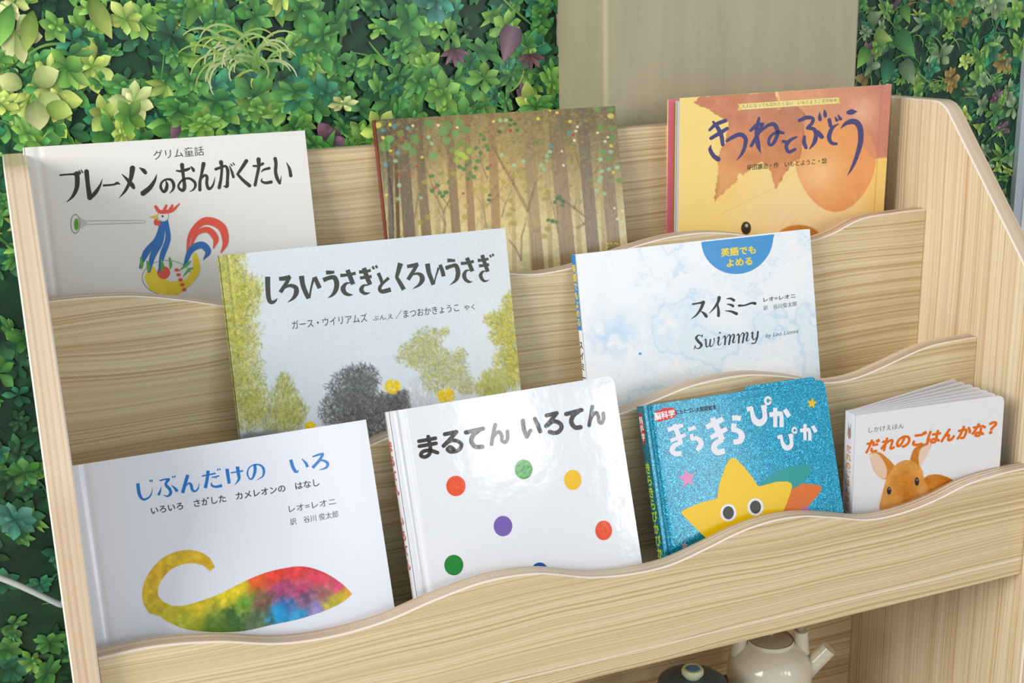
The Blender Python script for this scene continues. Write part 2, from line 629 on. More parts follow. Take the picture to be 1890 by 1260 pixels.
def fill_right(mu):
    foliage(mu, (.86 * s_, .04 * s_, 1.165 * s_, .46 * s_), 260, (('deep', 4.6), ('mid', 4), ('teal', 2.2), ('dusty', 1.6), ('fresh', 1.4)), .026, KB, .2)
    foliage(mu, (.86 * s_, .98 * s_, 1.165 * s_, 1.30 * s_), 180, (('deep', 4.6), ('mid', 4), ('teal', 2.2), ('dusty', 1.6), ('fresh', 1.4)), .026, KB, .2)
    foliage(mu, (.86 * s_, .42 * s_, 1.165 * s_, .98 * s_), 380, (('deep', 4.6), ('mid', 4), ('teal', 2.2), ('dusty', 2.4), ('fresh', 1.8), ('rust', 1.2), ('plum', .9), ('aqua', .6)), .023, KB, .24)
    foliage(mu, (.90 * s_, .46 * s_, 1.165 * s_, .98 * s_), 460, (('dusty', 2.6), ('fresh', 3.2), ('mid', 2.2), ('deep', 1.2), ('lime', 1.3), ('plum', .25), ('rust', .4), ('teal', 1.0)), .0165, KB, .42)
    for (px, py, ang, L, pal, kind) in ((1612, 62, -.35, .034, 'lime', 'heart'), (1655, 60, -.9, .05, 'mid', 'heart'), (1640, 110, -1.9, .04, 'teal', 'heart'), (1665, 112, -1.1, .044, 'dusty', 'heart'), (1600, 90, -2.2, .035, 'fresh', 'heart'), (1600, 40, .5, .03, 'dusty', 'heart'), (1665, 10, -1.2, .03, 'fresh', 'heart')):
        p = at_y(px, py, Y_MUR)
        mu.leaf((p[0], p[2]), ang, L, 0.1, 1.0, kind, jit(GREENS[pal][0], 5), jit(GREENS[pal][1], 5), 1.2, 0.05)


mural('foliage_mural', -0.62 * s_, X_COL0, 'wide printed foliage mural left of the concrete column, behind the bookshelf', fill_left)
mural('foliage_mural', X_COL1, X_END, 'narrow printed foliage mural right of the concrete column, beside the pale jamb', fill_right)

# ------------------------------------------------------------------ bookshelf
Z_TOP = 0.760 * S
RAIL = [
    dict(y=-0.0820, t=.0145, bot=.494, pts=[(-.01, .6694), (.03, .669), (.0677, .6658), (.10, .659), (.14, .649), (.19, .6475), (.235, .656), (.27, .666), (.30, .6685), (.335, .666), (.37, .6535), (.4026, .6468), (.44, .6475), (.48, .655), (.5118, .6618), (.5547, .6671), (.585, .667), (.62, .662), (.66, .652), (.7047, .6477), (.73, .653), (.7571, .6627), (.8037, .6662), (.85, .6665)]),
    dict(y=-0.1675, t=.0145, bot=.390, pts=[(-.01, .5524), (.04, .5515), (.08, .545), (.12, .535), (.16, .5315), (.2, .536), (.2287, .5431), (.265, .5515), (.30, .5522), (.335, .549), (.38, .537), (.42, .5315), (.4517, .5346), (.485, .5415), (.5181, .5491), (.5495, .552), (.5804, .5516), (.62, .5445), (.6686, .5316), (.7042, .5325), (.7307, .5387), (.7849, .5518), (.82, .5535), (.85, .5535)]),
    dict(y=-0.2505, t=.0145, bot=.3543, pts=[(-.01, .4484), (.0404, .4488), (.0821, .4425), (.129, .43), (.165, .427), (.2087, .4302), (.25, .4395), (.2929, .4460), (.3331, .4440), (.3865, .4296), (.42, .4255), (.4573, .4264), (.49, .434), (.5235, .4430), (.555, .4470), (.5868, .4455), (.62, .438), (.657, .4288), (.70, .4290), (.735, .4350), (.7626, .4424), (.80, .4465), (.85, .4472)]),
]


def pchip(pts, xs):
    x = np.array([p[0] for p in pts]); y = np.array([p[1] for p in pts])
    h = np.diff(x); d = np.diff(y) / h
    m = np.zeros(len(x))
    for i in range(1, len(x) - 1):
        m[i] = (d[i - 1] * h[i] + d[i] * h[i - 1]) / (h[i] + h[i - 1])
    m[0], m[-1] = d[0], d[-1]
    k = np.clip(np.searchsorted(x, xs) - 1, 0, len(x) - 2)
    t = (xs - x[k]) / h[k]
    return (2 * t**3 - 3 * t**2 + 1) * y[k] + (t**3 - 2 * t**2 + t) * h[k] * m[k] + (-2 * t**3 + 3 * t**2) * y[k + 1] + (t**3 - t**2) * h[k] * m[k + 1]


shelf = empty('bookshelf', Matrix.Translation((W / 2, 0, 0)))
tag(shelf, 'pale ash wood display bookshelf with three wavy-topped book pockets', 'bookshelf')
SX = -W / 2                                # children use coordinates centred on the shelf
TP = 0.0185 * S                            # side panel thickness


def rail(spec):
    mb = MB()
    xs = np.linspace(0.0, W, 241)
    zt = pchip([(a * S, b * S) for a, b in spec['pts']], xs)
    y0, y1, zb = spec['y'] * S, (spec['y'] + spec['t']) * S, spec['bot'] * S
    ch, cy = 0.0013, 0.0011
    X = xs + SX
    n = len(xs)
    mb.add([(x, y0, zb) for x in X] + [(x, y0, z - ch) for x, z in zip(X, zt)], [(i, i + 1, n + i + 1, n + i) for i in range(n - 1)], mat=0)
    mb.add([(x, y0, z - ch) for x, z in zip(X, zt)] + [(x, y0 + cy, z) for x, z in zip(X, zt)], [(i, i + 1, n + i + 1, n + i) for i in range(n - 1)], mat=1, smooth=True)
    mb.add([(x, y0 + cy, z) for x, z in zip(X, zt)] + [(x, y1, z) for x, z in zip(X, zt)], [(i, i + 1, n + i + 1, n + i) for i in range(n - 1)], mat=2, smooth=True)
    mb.add([(x, y1, z) for x, z in zip(X, zt)] + [(x, y1, zb) for x in X], [(i, i + 1, n + i + 1, n + i) for i in range(n - 1)], mat=0)
    mb.add([(x, y1, zb) for x in X] + [(x, y0, zb) for x in X], [(i, i + 1, n + i + 1, n + i) for i in range(n - 1)], mat=0)
    return mb.build('wavy_rail', [M_RAIL, M_LINE, M_BAND], shelf)


for sp in RAIL:
    rail(sp)

mb = MB()
mb.box((SX, 0.0, 0.03), (SX + W, 0.013 * S, Z_TOP - 0.0012), mat=0)
mb.box((SX, 0.0012, Z_TOP - 0.0012), (SX + W, 0.013 * S, Z_TOP), mat=1)
mb.build('back_panel', [M_BACK, M_BAND], shelf)

# side panels: upright outline in (y, z), rounded where the slope starts
def rounded(poly, radii, seg=9):
    out = []
    k = len(poly)
    for i, (p, r) in enumerate(zip(poly, radii)):
        p = Vector(p); a = Vector(poly[i - 1]); b = Vector(poly[(i + 1) % k])
        if r <= 0:
            out.append(tuple(p)); continue
        u, v = (a - p).normalized(), (b - p).normalized()
        ang = u.angle(v)
        d = r / math.tan(ang / 2)
        c = p + (u + v).normalized() * (r / math.sin(ang / 2))
        s, e = p + u * d - c, p + v * d - c
        a0 = math.atan2(s.y, s.x); a1 = math.atan2(e.y, e.x)
        da = (a1 - a0 + math.pi) % (2 * math.pi) - math.pi
        out += [(c.x + r * math.cos(a0 + da * t / seg), c.y + r * math.sin(a0 + da * t / seg)) for t in range(seg + 1)]
    return out


PROF = rounded([(.0130 * S, 0.0), (.0130 * S, .7735 * S), (-.0960 * S, .7755 * S), (-.2625 * S, .587 * S), (-.2625 * S, 0.0)],
               [0, 0, .030 * S, .05 * S, 0])


def side_panel(x_in, x_out):
    """x_in is the face towards the books"""
    mb = MB()
    k = len(PROF)
    sgn = 1 if x_out > x_in else -1
    e = 0.0013
    inner = [(x_in, y, z) for y, z in PROF]
    outer = [(x_out, y, z) for y, z in PROF]
    # small pale chamfers along both arrises
    cen = np.array([-0.12 * S, 0.38 * S])

    def inset(p):
        q = np.array(p)
        i = PROF.index(p)
        a, b = np.array(PROF[i - 1]), np.array(PROF[(i + 1) % k])
        t = b - a
        nrm = np.array([t[1], -t[0]]) / (np.linalg.norm(t) + 1e-9)
        if nrm @ (cen - q) < 0: nrm = -nrm
        return q + nrm * e
    pin = [inset(p) for p in PROF]
    A = [(x_in, y, z) for y, z in pin]
    B = [(x_in + sgn * e, y, z) for y, z in PROF]
    Cc = [(x_out - sgn * e, y, z) for y, z in PROF]
    D = [(x_out, y, z) for y, z in pin]
    fl = (lambda f: f) if sgn > 0 else (lambda f: tuple(reversed(f)))
    mb.add(A, [fl(tuple(range(k)))], mat=0)
    mb.add(D, [fl(tuple(reversed(range(k))))], mat=0)
    for P, Q, m in ((A, B, 1), (B, Cc, 2), (Cc, D, 1)):
        mb.add(P + Q, [fl((i, (i + 1) % k, k + (i + 1) % k, k + i)[::-1]) for i in range(k)], mat=m)
    return mb.build('side_panel', [M_SIDE, M_LINE, M_BANDV], shelf)


side_panel(SX - 0.0006, SX - TP)
side_panel(SX + W + 0.0006, SX + W + TP)

FLOORS = [(.613, -0.0820 + .0145, 0.0), (.504, -0.1675 + .0145, -0.0820), (.400, -0.2505 + .0145, -0.1675)]
for zf, ya, yb in FLOORS:
    mb = MB()
    mb.box((SX, ya * S, (zf - .010) * S), (SX + W, yb * S, zf * S))
    mb.build('pocket_floor', M_RAIL, shelf)
Z_B = 0.3543 * S
mb = MB()                                  # board under the pockets, pale line on its upper arris
y0 = -0.2505 * S
zt, zb = Z_B, Z_B - 0.0165 * S
mb.box((SX, y0 + 0.0012, zb), (SX + W, 0.0, zt), mat=0)
mb.add([(SX, y0 + .0012, zt), (SX + W, y0 + .0012, zt), (SX + W, y0, zt - .0015), (SX, y0, zt - .0015)], [(0, 3, 2, 1)], mat=1)
mb.add([(SX, y0, zt - .0015), (SX + W, y0, zt - .0015), (SX + W, y0, zb), (SX, y0, zb)], [(0, 3, 2, 1)], mat=0)
mb.add([(SX, y0, zb), (SX + W, y0, zb), (SX + W, y0 + .0012, zb), (SX, y0 + .0012, zb)], [(0, 3, 2, 1)], mat=0)
mb.build('shelf_board', [M_RAIL, M_LINE, M_BAND], shelf)
Z_CUB = 0.045 * S
mb = MB()
mb.box((SX, -0.2505 * S, Z_CUB - 0.018), (SX + W, 0.0, Z_CUB))
mb.build('shelf_board', M_RAIL, shelf)
mb = MB()
mb.box((SX, -0.235 * S, 0.0), (SX + W, -0.235 * S + 0.016, Z_CUB - 0.018))
mb.build('plinth', M_RAIL, shelf)

# ------------------------------------------------------------------ printing tools
def catmull(pts, sub=7):
    P = np.array(pts, float)
    if len(P) < 3:
        t = np.linspace(0, 1, 6)[:, None]
        return P[0] * (1 - t) + P[-1] * t
    Q = np.vstack([2 * P[0] - P[1], P, 2 * P[-1] - P[-2]])
    out = []
    for i in range(1, len(Q) - 2):
        p0, p1, p2, p3 = Q[i - 1], Q[i], Q[i + 1], Q[i + 2]
        for t in np.linspace(0, 1, sub, endpoint=False):
            out.append(0.5 * ((2 * p1) + (-p0 + p2) * t + (2 * p0 - 5 * p1 + 4 * p2 - p3) * t * t + (-p0 + 3 * p1 - 3 * p2 + p3) * t**3))
    out.append(Q[-2])
    out = np.array(out)
    if out.shape[1] > 2: out[:, 2] = np.maximum(out[:, 2], 0.01)
    return out


def ribbon(pts, cap='round', sub=7):
    """brush stroke (x, y, width) -> closed outline strips: list of (verts, faces)"""
    c = catmull(pts, sub)
    k = len(c)
    d = np.gradient(c[:, :2], axis=0)
    d /= np.linalg.norm(d, axis=1)[:, None] + 1e-9
    nrm = np.stack([-d[:, 1], d[:, 0]], 1)
    w = c[:, 2:3] / 2
    L, R = c[:, :2] + nrm * w, c[:, :2] - nrm * w
    v = np.concatenate([L, R])
    f = [(i, i + 1, k + i + 1, k + i) for i in range(k - 1)]
    if cap == 'round':
        for e, s in ((0, -1), (k - 1, 1)):
            r = w[e, 0]
            if r < 0.4: continue
            a = math.atan2(d[e, 1] * s, d[e, 0] * s)
            b = len(v)
            ang = np.linspace(a - math.pi / 2, a + math.pi / 2, 9)
            v = np.concatenate([v, c[e, :2] + r * np.stack([np.cos(ang), np.sin(ang)], 1)])
            f.append(tuple(range(b, b + 9)))
    return v, f


_gl = {}


def glyphs(body, bold=0.0, shear=0.0):
    key = (body, bold, shear)
    if key not in _gl:
        cu = bpy.data.curves.new('lettering', 'FONT')
        cu.body = body
        cu.resolution_u = 5
        cu.offset = bold
        cu.shear = shear
        o = bpy.data.objects.new('lettering', cu)
        COL.objects.link(o)
        me = o.evaluated_get(bpy.context.evaluated_depsgraph_get()).to_mesh()
        v = np.array([p.co[:2] for p in me.vertices])
        f = [tuple(p.vertices) for p in me.polygons]
        bpy.data.objects.remove(o)
        bpy.data.curves.remove(cu)
        _gl[key] = (v, f)
    return _gl[key]


def fbm(h, w, cell, seed, oct=4, gain=0.5):
    r = np.random.RandomState(seed)
    out = np.zeros((h, w)); amp = 1.0; tot = 0
    for o in range(oct):
        c = max(1.0, cell / 2**o)
        gh, gw = int(h / c) + 3, int(w / c) + 3
        g = r.rand(gh, gw)
        y = np.arange(h) / c; x = np.arange(w) / c
        yi, xi = y.astype(int), x.astype(int)
        ty, tx = (y - yi)[:, None], (x - xi)[None]
        ty, tx = ty * ty * (3 - 2 * ty), tx * tx * (3 - 2 * tx)
        a = g[yi][:, xi] * (1 - tx) + g[yi][:, xi + 1] * tx
        b = g[yi + 1][:, xi] * (1 - tx) + g[yi + 1][:, xi + 1] * tx
        out += amp * (a * (1 - ty) + b * ty)
        tot += amp; amp *= gain
    return out / tot


class Canvas:
    """the artist's sheet: painted with strokes and washes, later laid on a cover's mesh colours"""
    def __init__(self, x0, y0, x1, y1, ss=1.25):
        self.x0, self.y0, self.ss = x0, y0, ss
        self.w, self.h = int((x1 - x0) * ss), int((y1 - y0) * ss)
        self.a = np.zeros((self.h, self.w, 3))
        self.X = x0 + np.arange(self.w)[None] / ss + 0 * np.arange(self.h)[:, None]
        self.Y = y0 + np.arange(self.h)[:, None] / ss + 0 * np.arange(self.w)[None]

    def wash(self, mask, col):
        m = np.clip(mask, 0, 1)[..., None]
        self.a = self.a * (1 - m) + np.asarray(col, float) * m

    def _win(self, x0, y0, x1, y1):
        s = self.ss
        i0, i1 = max(0, int((y0 - self.y0) * s)), min(self.h, int((y1 - self.y0) * s) + 2)
        j0, j1 = max(0, int((x0 - self.x0) * s)), min(self.w, int((x1 - self.x0) * s) + 2)
        return (slice(i0, i1), slice(j0, j1)) if i1 > i0 and j1 > j0 else None

    def ell(self, cx, cy, rx, ry, col, alpha=1.0, soft=0.15, ang=0.0):
        R = max(rx, ry) + 2
        w = self._win(cx - R, cy - R, cx + R, cy + R)
        if w is None: return
        dx, dy = self.X[w] - cx, self.Y[w] - cy
        if ang:
            c, s = math.cos(ang), math.sin(ang)
            dx, dy = dx * c + dy * s, -dx * s + dy * c
        d = np.sqrt((dx / rx)**2 + (dy / ry)**2)
        m = (np.clip((1 - d) / max(soft, 0.8 / max(2, min(rx, ry) * self.ss)) + 0.5 * (soft < .3), 0, 1) * alpha)[..., None]
        self.a[w] = self.a[w] * (1 - m) + np.asarray(col, float) * m

    def line(self, x0, y0, x1, y1, w0, w1, col, alpha=1.0):
        R = max(w0, w1) + 1.5
        w = self._win(min(x0, x1) - R, min(y0, y1) - R, max(x0, x1) + R, max(y0, y1) + R)
        if w is None: return
        X, Y = self.X[w], self.Y[w]
        vx, vy = x1 - x0, y1 - y0
        t = np.clip(((X - x0) * vx + (Y - y0) * vy) / (vx * vx + vy * vy + 1e-9), 0, 1)
        d = np.hypot(X - x0 - t * vx, Y - y0 - t * vy)
        r = (w0 + (w1 - w0) * t) / 2
        m = (np.clip((r - d) * self.ss + 0.5, 0, 1) * alpha)[..., None]
        self.a[w] = self.a[w] * (1 - m) + np.asarray(col, float) * m

    def poly(self, pts, col, alpha=1.0, tex=None):
        P = np.array(pts, float)
        w = self._win(P[:, 0].min() - 1, P[:, 1].min() - 1, P[:, 0].max() + 1, P[:, 1].max() + 1)
        if w is None: return
        X, Y = self.X[w], self.Y[w]
        acc = np.zeros(X.shape)
        for sx in (-.25, .25):
            for sy in (-.25, .25):
                ins = np.zeros(X.shape, bool)
                xx, yy = X + sx / self.ss, Y + sy / self.ss
                for i in range(len(P)):
                    a, b = P[i - 1], P[i]
                    if a[1] == b[1]: continue
                    cond = ((a[1] > yy) != (b[1] > yy)) & (xx < (b[0] - a[0]) * (yy - a[1]) / (b[1] - a[1]) + a[0])
                    ins ^= cond
                acc += ins
        m = (acc / 4 * alpha)[..., None]
        c = np.asarray(col, float) if tex is None else tex[w]
        self.a[w] = self.a[w] * (1 - m) + c * m

    def sample(self, x, y):
        s = self.ss
        fx = np.clip((x - self.x0) * s, 0, self.w - 1.001); fy = np.clip((y - self.y0) * s, 0, self.h - 1.001)
        xi, yi = fx.astype(int), fy.astype(int)
        tx, ty = (fx - xi)[..., None], (fy - yi)[..., None]
        A = np.clip(self.a, 0, 255)
        return (A[yi, xi] * (1 - tx) + A[yi, xi + 1] * tx) * (1 - ty) + (A[yi + 1, xi] * (1 - tx) + A[yi + 1, xi + 1] * tx) * ty


POSES = {
    'bremen': (-0.001, -0.00587, 0.77989, 0.19348, -0.00368, 0.22839, 0.00553),
    'forest': (0.29171, -0.00489, 0.78351, 0.21016, -0.00272, 0.23642, 0.00655),
    'grape': (0.58438, -0.03204, 0.788, -0.02139, -0.06955, 0.2323, -0.00679),
    'rabbit': (0.13313, -0.08473, 0.69221, 0.20376, -0.00386, 0.24742, 0.00295),
    'swimmy': (0.44535, -0.09205, 0.66222, 0.19104, -0.00212, 0.2482, 0.00149),
    'leaf': (-0.00094, -0.17439, 0.56606, 0.34759, 0.00476, 0.22394, -0.00273),
    'dots': (0.24093, -0.1785, 0.57201, 0.31897, 0.01006, 0.19951, -0.00643),
    'star': (0.46487, -0.18521, 0.54478, 0.33307, -0.01608, 0.18278, 0.00605),
    'who': (0.66069, -0.21937, 0.5165, 0.01241, -0.10559, 0.15547, -0.00806),
}
BOARD = 0.0024


class Book:
    def __init__(self, key, thick, row, spine=True):
        x, y, z, lean, yaw, w, roll = POSES[key]
        zf = FLOORS[row][0]
        self.o = np.array([x, y, z]) * S
        self.w = w * S
        self.th = thick
        Rz = np.array([[math.cos(yaw), -math.sin(yaw), 0], [math.sin(yaw), math.cos(yaw), 0], [0, 0, 1]])
        cl, sl = math.cos(-lean), math.sin(-lean)
        Rx = np.array([[1, 0, 0], [0, cl, -sl], [0, sl, cl]])
        Ry = np.array([[math.cos(roll), 0, math.sin(roll)], [0, 1, 0], [-math.sin(roll), 0, math.cos(roll)]])
        self.R = Rz @ Rx @ Ry
        drop = (z - zf) * S - 0.0008
        drop -= abs(math.sin(lean)) * thick if lean > 0 else 0
        drop -= self.w * max(0.0, math.sin(roll)) * math.cos(lean)
        self.h = drop / math.cos(lean)
        self.c0 = np.array([self.w / 2, thick / 2, -self.h])      # local point where the Empty sits
        M = np.eye(4)
        M[:3, :3] = self.R
        M[:3, 3] = self.o + self.R @ self.c0
        self.root = empty('picture_book', Matrix(M.tolist()))
        self.prof = None
        self.layer = 0

    def n(self, u):
        """relief of the front cover: the hinge groove beside the spine"""
        u = np.asarray(u, float)
        if self.prof is None: return 0 * u
        a, b = self.prof
        return -0.0011 * np.exp(-((u - a) / b)**2)

    def L(self, u, v, n):
        """cover coordinates (right, down, outwards) -> child coordinates"""
        u, v, n = np.broadcast_arrays(np.asarray(u, float), np.asarray(v, float), np.asarray(n, float))
        return np.stack([u, -n, -v], -1).reshape(-1, 3) - self.c0

    def world(self, u, v, n=0.0):
        u, v, n = np.broadcast_arrays(np.asarray(u, float), np.asarray(v, float), np.asarray(n, float))
        return self.o + np.stack([u, -n, -v], -1) @ self.R.T

    def uv(self, P):
        """photo pixels -> cover coordinates"""
        P = np.atleast_2d(np.asarray(P, float))
        d = np.stack([(P[:, 0] - 945) / FPX, (630 - P[:, 1]) / FPX, -np.ones(len(P))], 1) @ RC.T
        nn = self.R @ np.array([0, -1.0, 0])
        t = ((self.o - CAM_LOC) @ nn) / (d @ nn)
        X = (CAM_LOC + d * t[:, None] - self.o) @ self.R
        return X[:, 0], -X[:, 2]

    def corner(self, us, r):
        """top edge offset of a rounded outer corner"""
        us = np.asarray(us, float)
        if not r: return 0 * us
        e = np.clip(us - (self.w - r), 0, r)
        return r - np.sqrt(np.maximum(r * r - e * e, 0))

    def cover(self, col, mats, round_r=0.0, canvas=None, step=1.25, tc=BOARD, edge=None):
        mb = MB()
        self.mb = mb
        edge = edge or col
        w, h = self.w, self.h
        if canvas is None:
            us = np.unique(np.concatenate([np.linspace(0, min(.03, w), 31), np.linspace(.03, w - max(round_r, .002), 12), np.linspace(w - max(round_r, .002), w, 13)]))
            ts = np.linspace(0, 1, 9)
        else:
            pa, pb = project(self.world(0, 0)), project(self.world(w, 0))
            pc = project(self.world(0, h))
            us = np.linspace(0, w, int(np.linalg.norm(pb - pa).item() / step))
            if round_r: us = np.unique(np.concatenate([us, np.linspace(w - round_r, w, 14)]))
            ts = np.linspace(0, 1, int(np.linalg.norm(pc - pa).item() / step))
        vt = self.corner(us, round_r)
        U = np.tile(us, (len(ts), 1))
        V = vt[None] + ts[:, None] * (h - 2 * vt)[None]
        nu, nv = len(us), len(ts)
        loc = self.L(U, V, self.n(U))
        if canvas is None:
            vc = None
        else:
            p = project(self.world(U, V))
            vc = lin(canvas.sample(p[..., 0], p[..., 1])).reshape(-1, 3)
        F = [(j * nu + i, (j + 1) * nu + i, (j + 1) * nu + i + 1, j * nu + i + 1) for j in range(nv - 1) for i in range(nu - 1)]
        mb.add(loc, F, col, 0, True, vc)
        # rim and inner face
        top = self.L(us, vt, self.n(us)); topb = self.L(us, vt, -tc)
        bot = self.L(us, h - vt, self.n(us)); botb = self.L(us, h - vt, -tc)
        mb.add(np.concatenate([top, topb]), [(i, i + 1, nu + i + 1, nu + i) for i in range(nu - 1)], edge, len(mats) - 1)
        mb.add(np.concatenate([bot, botb]), [(i, nu + i, nu + i + 1, i + 1) for i in range(nu - 1)], edge, len(mats) - 1)
        mb.add(np.concatenate([topb, botb]), [(i, i + 1, nu + i + 1, nu + i) for i in range(nu - 1)], edge, len(mats) - 1)
        r0, r1 = vt[-1], h - vt[-1]
        for uu, a, b in ((0, 0, h), (w, r0, r1)):
            q = self.L([uu] * 4, [a, b, b, a], [float(self.n(uu)), float(self.n(uu)), -tc, -tc])
            mb.add(q, [(0, 1, 2, 3) if uu else (3, 2, 1, 0)], edge, len(mats) - 1)
        self.mats = mats
        self.tc = tc

    # ---- printing on the front cover (mat index of the ink)
    def ink(self, V2, faces, col, mat=0, vcols=None, layer=None):
        if layer is None:
            self.layer += 1
            layer = self.layer
        u, v = self.uv(V2)
        n = self.n(u) + 0.00006 + layer * 0.000012
        self.mb.add(self.L(u, v, n), faces, col, mat, False, vcols)

    def strokes(self, org, data, col, mat=0, cap='round', scale_w=1.0):
        x0, y0, s = org
        self.layer += 1
        lay = self.layer
        for st in data:
            P = np.array(st, float)
            P = np.stack([x0 + P[:, 0] / s, y0 + P[:, 1] / s, P[:, 2] / s * scale_w], 1)
            v, f = ribbon(P, cap)
            lay += 0.12
            self.ink(v, f, col, mat, layer=lay)
        self.layer = int(lay) + 1

    def shape(self, pts, col, mat=0, org=None):
        P = np.array(pts, float)
        if org: P = np.array(org[:2]) + P / org[2]
        self.ink(P, [tuple(range(len(P)))], col, mat)

    def disc(self, cx, cy, rx, ry, col, mat=0, org=None, seg=40):
        t = np.linspace(0, 2 * math.pi, seg, endpoint=False)
        self.shape(np.stack([cx + rx * np.cos(t), cy + ry * np.sin(t)], 1), col, mat, org)

    def text(self, body, p0, p1, hpx, col, mat=0, bold=0.0, shear=0.0, latin=False, fat=0.0):
        """p0/p1: bottom-left and bottom-right of the line as it stands on the cover"""
        v, f = glyphs(body, bold, shear)
        lo, hi = v.min(0), v.max(0)
        yb, yh = (0.0, 0.72) if latin else (-0.08, 0.96)
        p0, p1 = np.array(p0, float), np.array(p1, float)
        u, vv = self.uv([p0])
        up = project(self.world(u[0], vv[0] - 0.01)) - project(self.world(u[0], vv[0]))
        up = (up / np.linalg.norm(up)).reshape(2)
        P = p0 + (p1 - p0) * ((v[:, :1] - lo[0]) / (hi[0] - lo[0])) + up * ((v[:, 1:] - yb) / yh) * hpx
        self.layer += 1
        self.ink(P, f, col, mat, layer=self.layer)
        if fat:
            for i in range(6):
                a = i * math.pi / 3
                self.ink(P + fat * np.array([math.cos(a), math.sin(a)]), f, col, mat, layer=self.layer + .12 * (i + 1))
            self.layer += 1

    def fill(self, poly, colour, step=2.0, mat=0):
        """area painted with running colours: colour(x, y) -> rgb"""
        P = np.array(poly, float)
        lo, hi = P.min(0), P.max(0)
        gx, gy = np.meshgrid(np.arange(lo[0], hi[0], step), np.arange(lo[1], hi[1], step))
        r = np.random.RandomState(5)
        G = np.stack([gx.ravel(), gy.ravel()], 1) + r.uniform(-.3, .3, (gx.size, 2)) * step
        V = [Vector(p) for p in P] + [Vector(p) for p in G]
        E = [(i, (i + 1) % len(P)) for i in range(len(P))]
        vs, es, fs, *_ = delaunay_2d_cdt(V, E, [], 1, 1e-5)
        A = np.array([tuple(p) for p in vs])
        used = sorted({i for f in fs for i in f})
        mp = {a: b for b, a in enumerate(used)}
        A = A[used]
        F = [tuple(mp[i] for i in f) for f in fs]
        self.ink(A, F, None, mat, vcols=lin(colour(A[:, 0], A[:, 1])))

    def finish_cover(self, label=None):
        o = self.mb.build('front_cover', self.mats, self.root)
        if label: o['label'] = label
        self.front = o

    # ---- the rest of a hardback
    def block(self, col=(240, 236, 226), inset=(0.003, 0.003), left=True):
        mb = MB()
        w, h, th = self.w, self.h, self.th
        a, b = inset
        n0, n1 = -self.tc - 0.0002, -(th - self.tc) + 0.0002
        k = 9
        ns = np.linspace(n0, n1, k)
        u0, u1 = 0.001, w - a
        # sheets: alternate shades across the thickness
        for i in range(k - 1):
            c = np.array(col) - (10 if i % 2 else 0)
            q = self.L([u0, u1, u1, u0, u0, u1, u1, u0], [b, b, h - b, h - b] * 2, [ns[i]] * 4 + [ns[i + 1]] * 4)
            mb.add(q, [(0, 3, 2, 1), (4, 5, 6, 7), (0, 1, 5, 4), (1, 2, 6, 5), (2, 3, 7, 6), (3, 0, 4, 7)], c)
        return mb.build('page_block', M_PAGES, self.root)

    def back(self, col, mat):
        mb = MB()
        w, h, th = self.w, self.h, self.th
        q = self.L([0, w, w, 0] * 2, [0, 0, h, h] * 2, [-th + self.tc] * 4 + [-th] * 4)
        mb.add(q, [(0, 3, 2, 1), (4, 5, 6, 7), (0, 1, 5, 4), (1, 2, 6, 5), (2, 3, 7, 6), (3, 0, 4, 7)], col)
        return mb.build('back_cover', mat, self.root)

    def spine(self, col, mats, bulge=0.0012, canvas=None, letters=(), ts=0.0006, build=True):
        """spine strip on the left edge; letters: (string, v_top, v_bottom, colour, size) read downwards"""
        mb = MB()
        h, th = self.h, self.th
        k = 11
        ns = np.linspace(0, -th, k)
        us = -ts - bulge * (1 - ((ns + th / 2) / (th / 2))**2)
        nv = 2 if canvas is None else 160
        vs = np.linspace(0, h, nv)
        U = np.tile(us, (nv, 1)); N_ = np.tile(ns, (nv, 1)); V = np.tile(vs[:, None], (1, k))
        vc = None
        if canvas is not None:
            p = project(self.world(U * 0, V, 0))
            vc = lin(canvas.sample(p[..., 0] + 3 + 0 * U, p[..., 1])).reshape(-1, 3)
        mb.add(self.L(U, V, N_), [(j * k + i, j * k + i + 1, (j + 1) * k + i + 1, (j + 1) * k + i) for j in range(nv - 1) for i in range(k - 1)], col, 0, True, vc)
        inn = self.L([0.0003] * 4, [0, h, h, 0], [0, 0, -th, -th])
        mb.add(inn, [(0, 1, 2, 3)], col)
        for vv, fl in ((0, 1), (h, 0)):
            q = np.concatenate([self.L(us, vv, ns), self.L([0.0003, 0.0003], [vv, vv], [-th, 0])])
            mb.add(q, [tuple(range(len(q)))[::1 if fl else -1]], col)
        for body, v0, v1, c, size in letters:
            nn = len(body)
            for i, chx in enumerate(body):
                g, f = glyphs(chx, 0.022)
                lo, hi = g.min(0), g.max(0)
                cen = np.array([0.5, 0.4])
                vc_ = v0 + (v1 - v0) * (i + 0.5) / nn
                nl = -th * 0.5 - (g[:, 0] - cen[0]) * size * -1
                un = -ts - bulge * np.maximum(0, 1 - ((nl + th / 2) / (th / 2))**2) - 0.0001
                mb.add(self.L(un, vc_ - (g[:, 1] - cen[1]) * size, nl), f, c, 0)
        self.smb = mb
        self.smats = mats
        if build: self.finish_spine()

    def finish_spine(self):
        return self.smb.build('spine', self.smats, self.root)

# ------------------------------------------------------------------ the picture books
INK = (50, 52, 45)

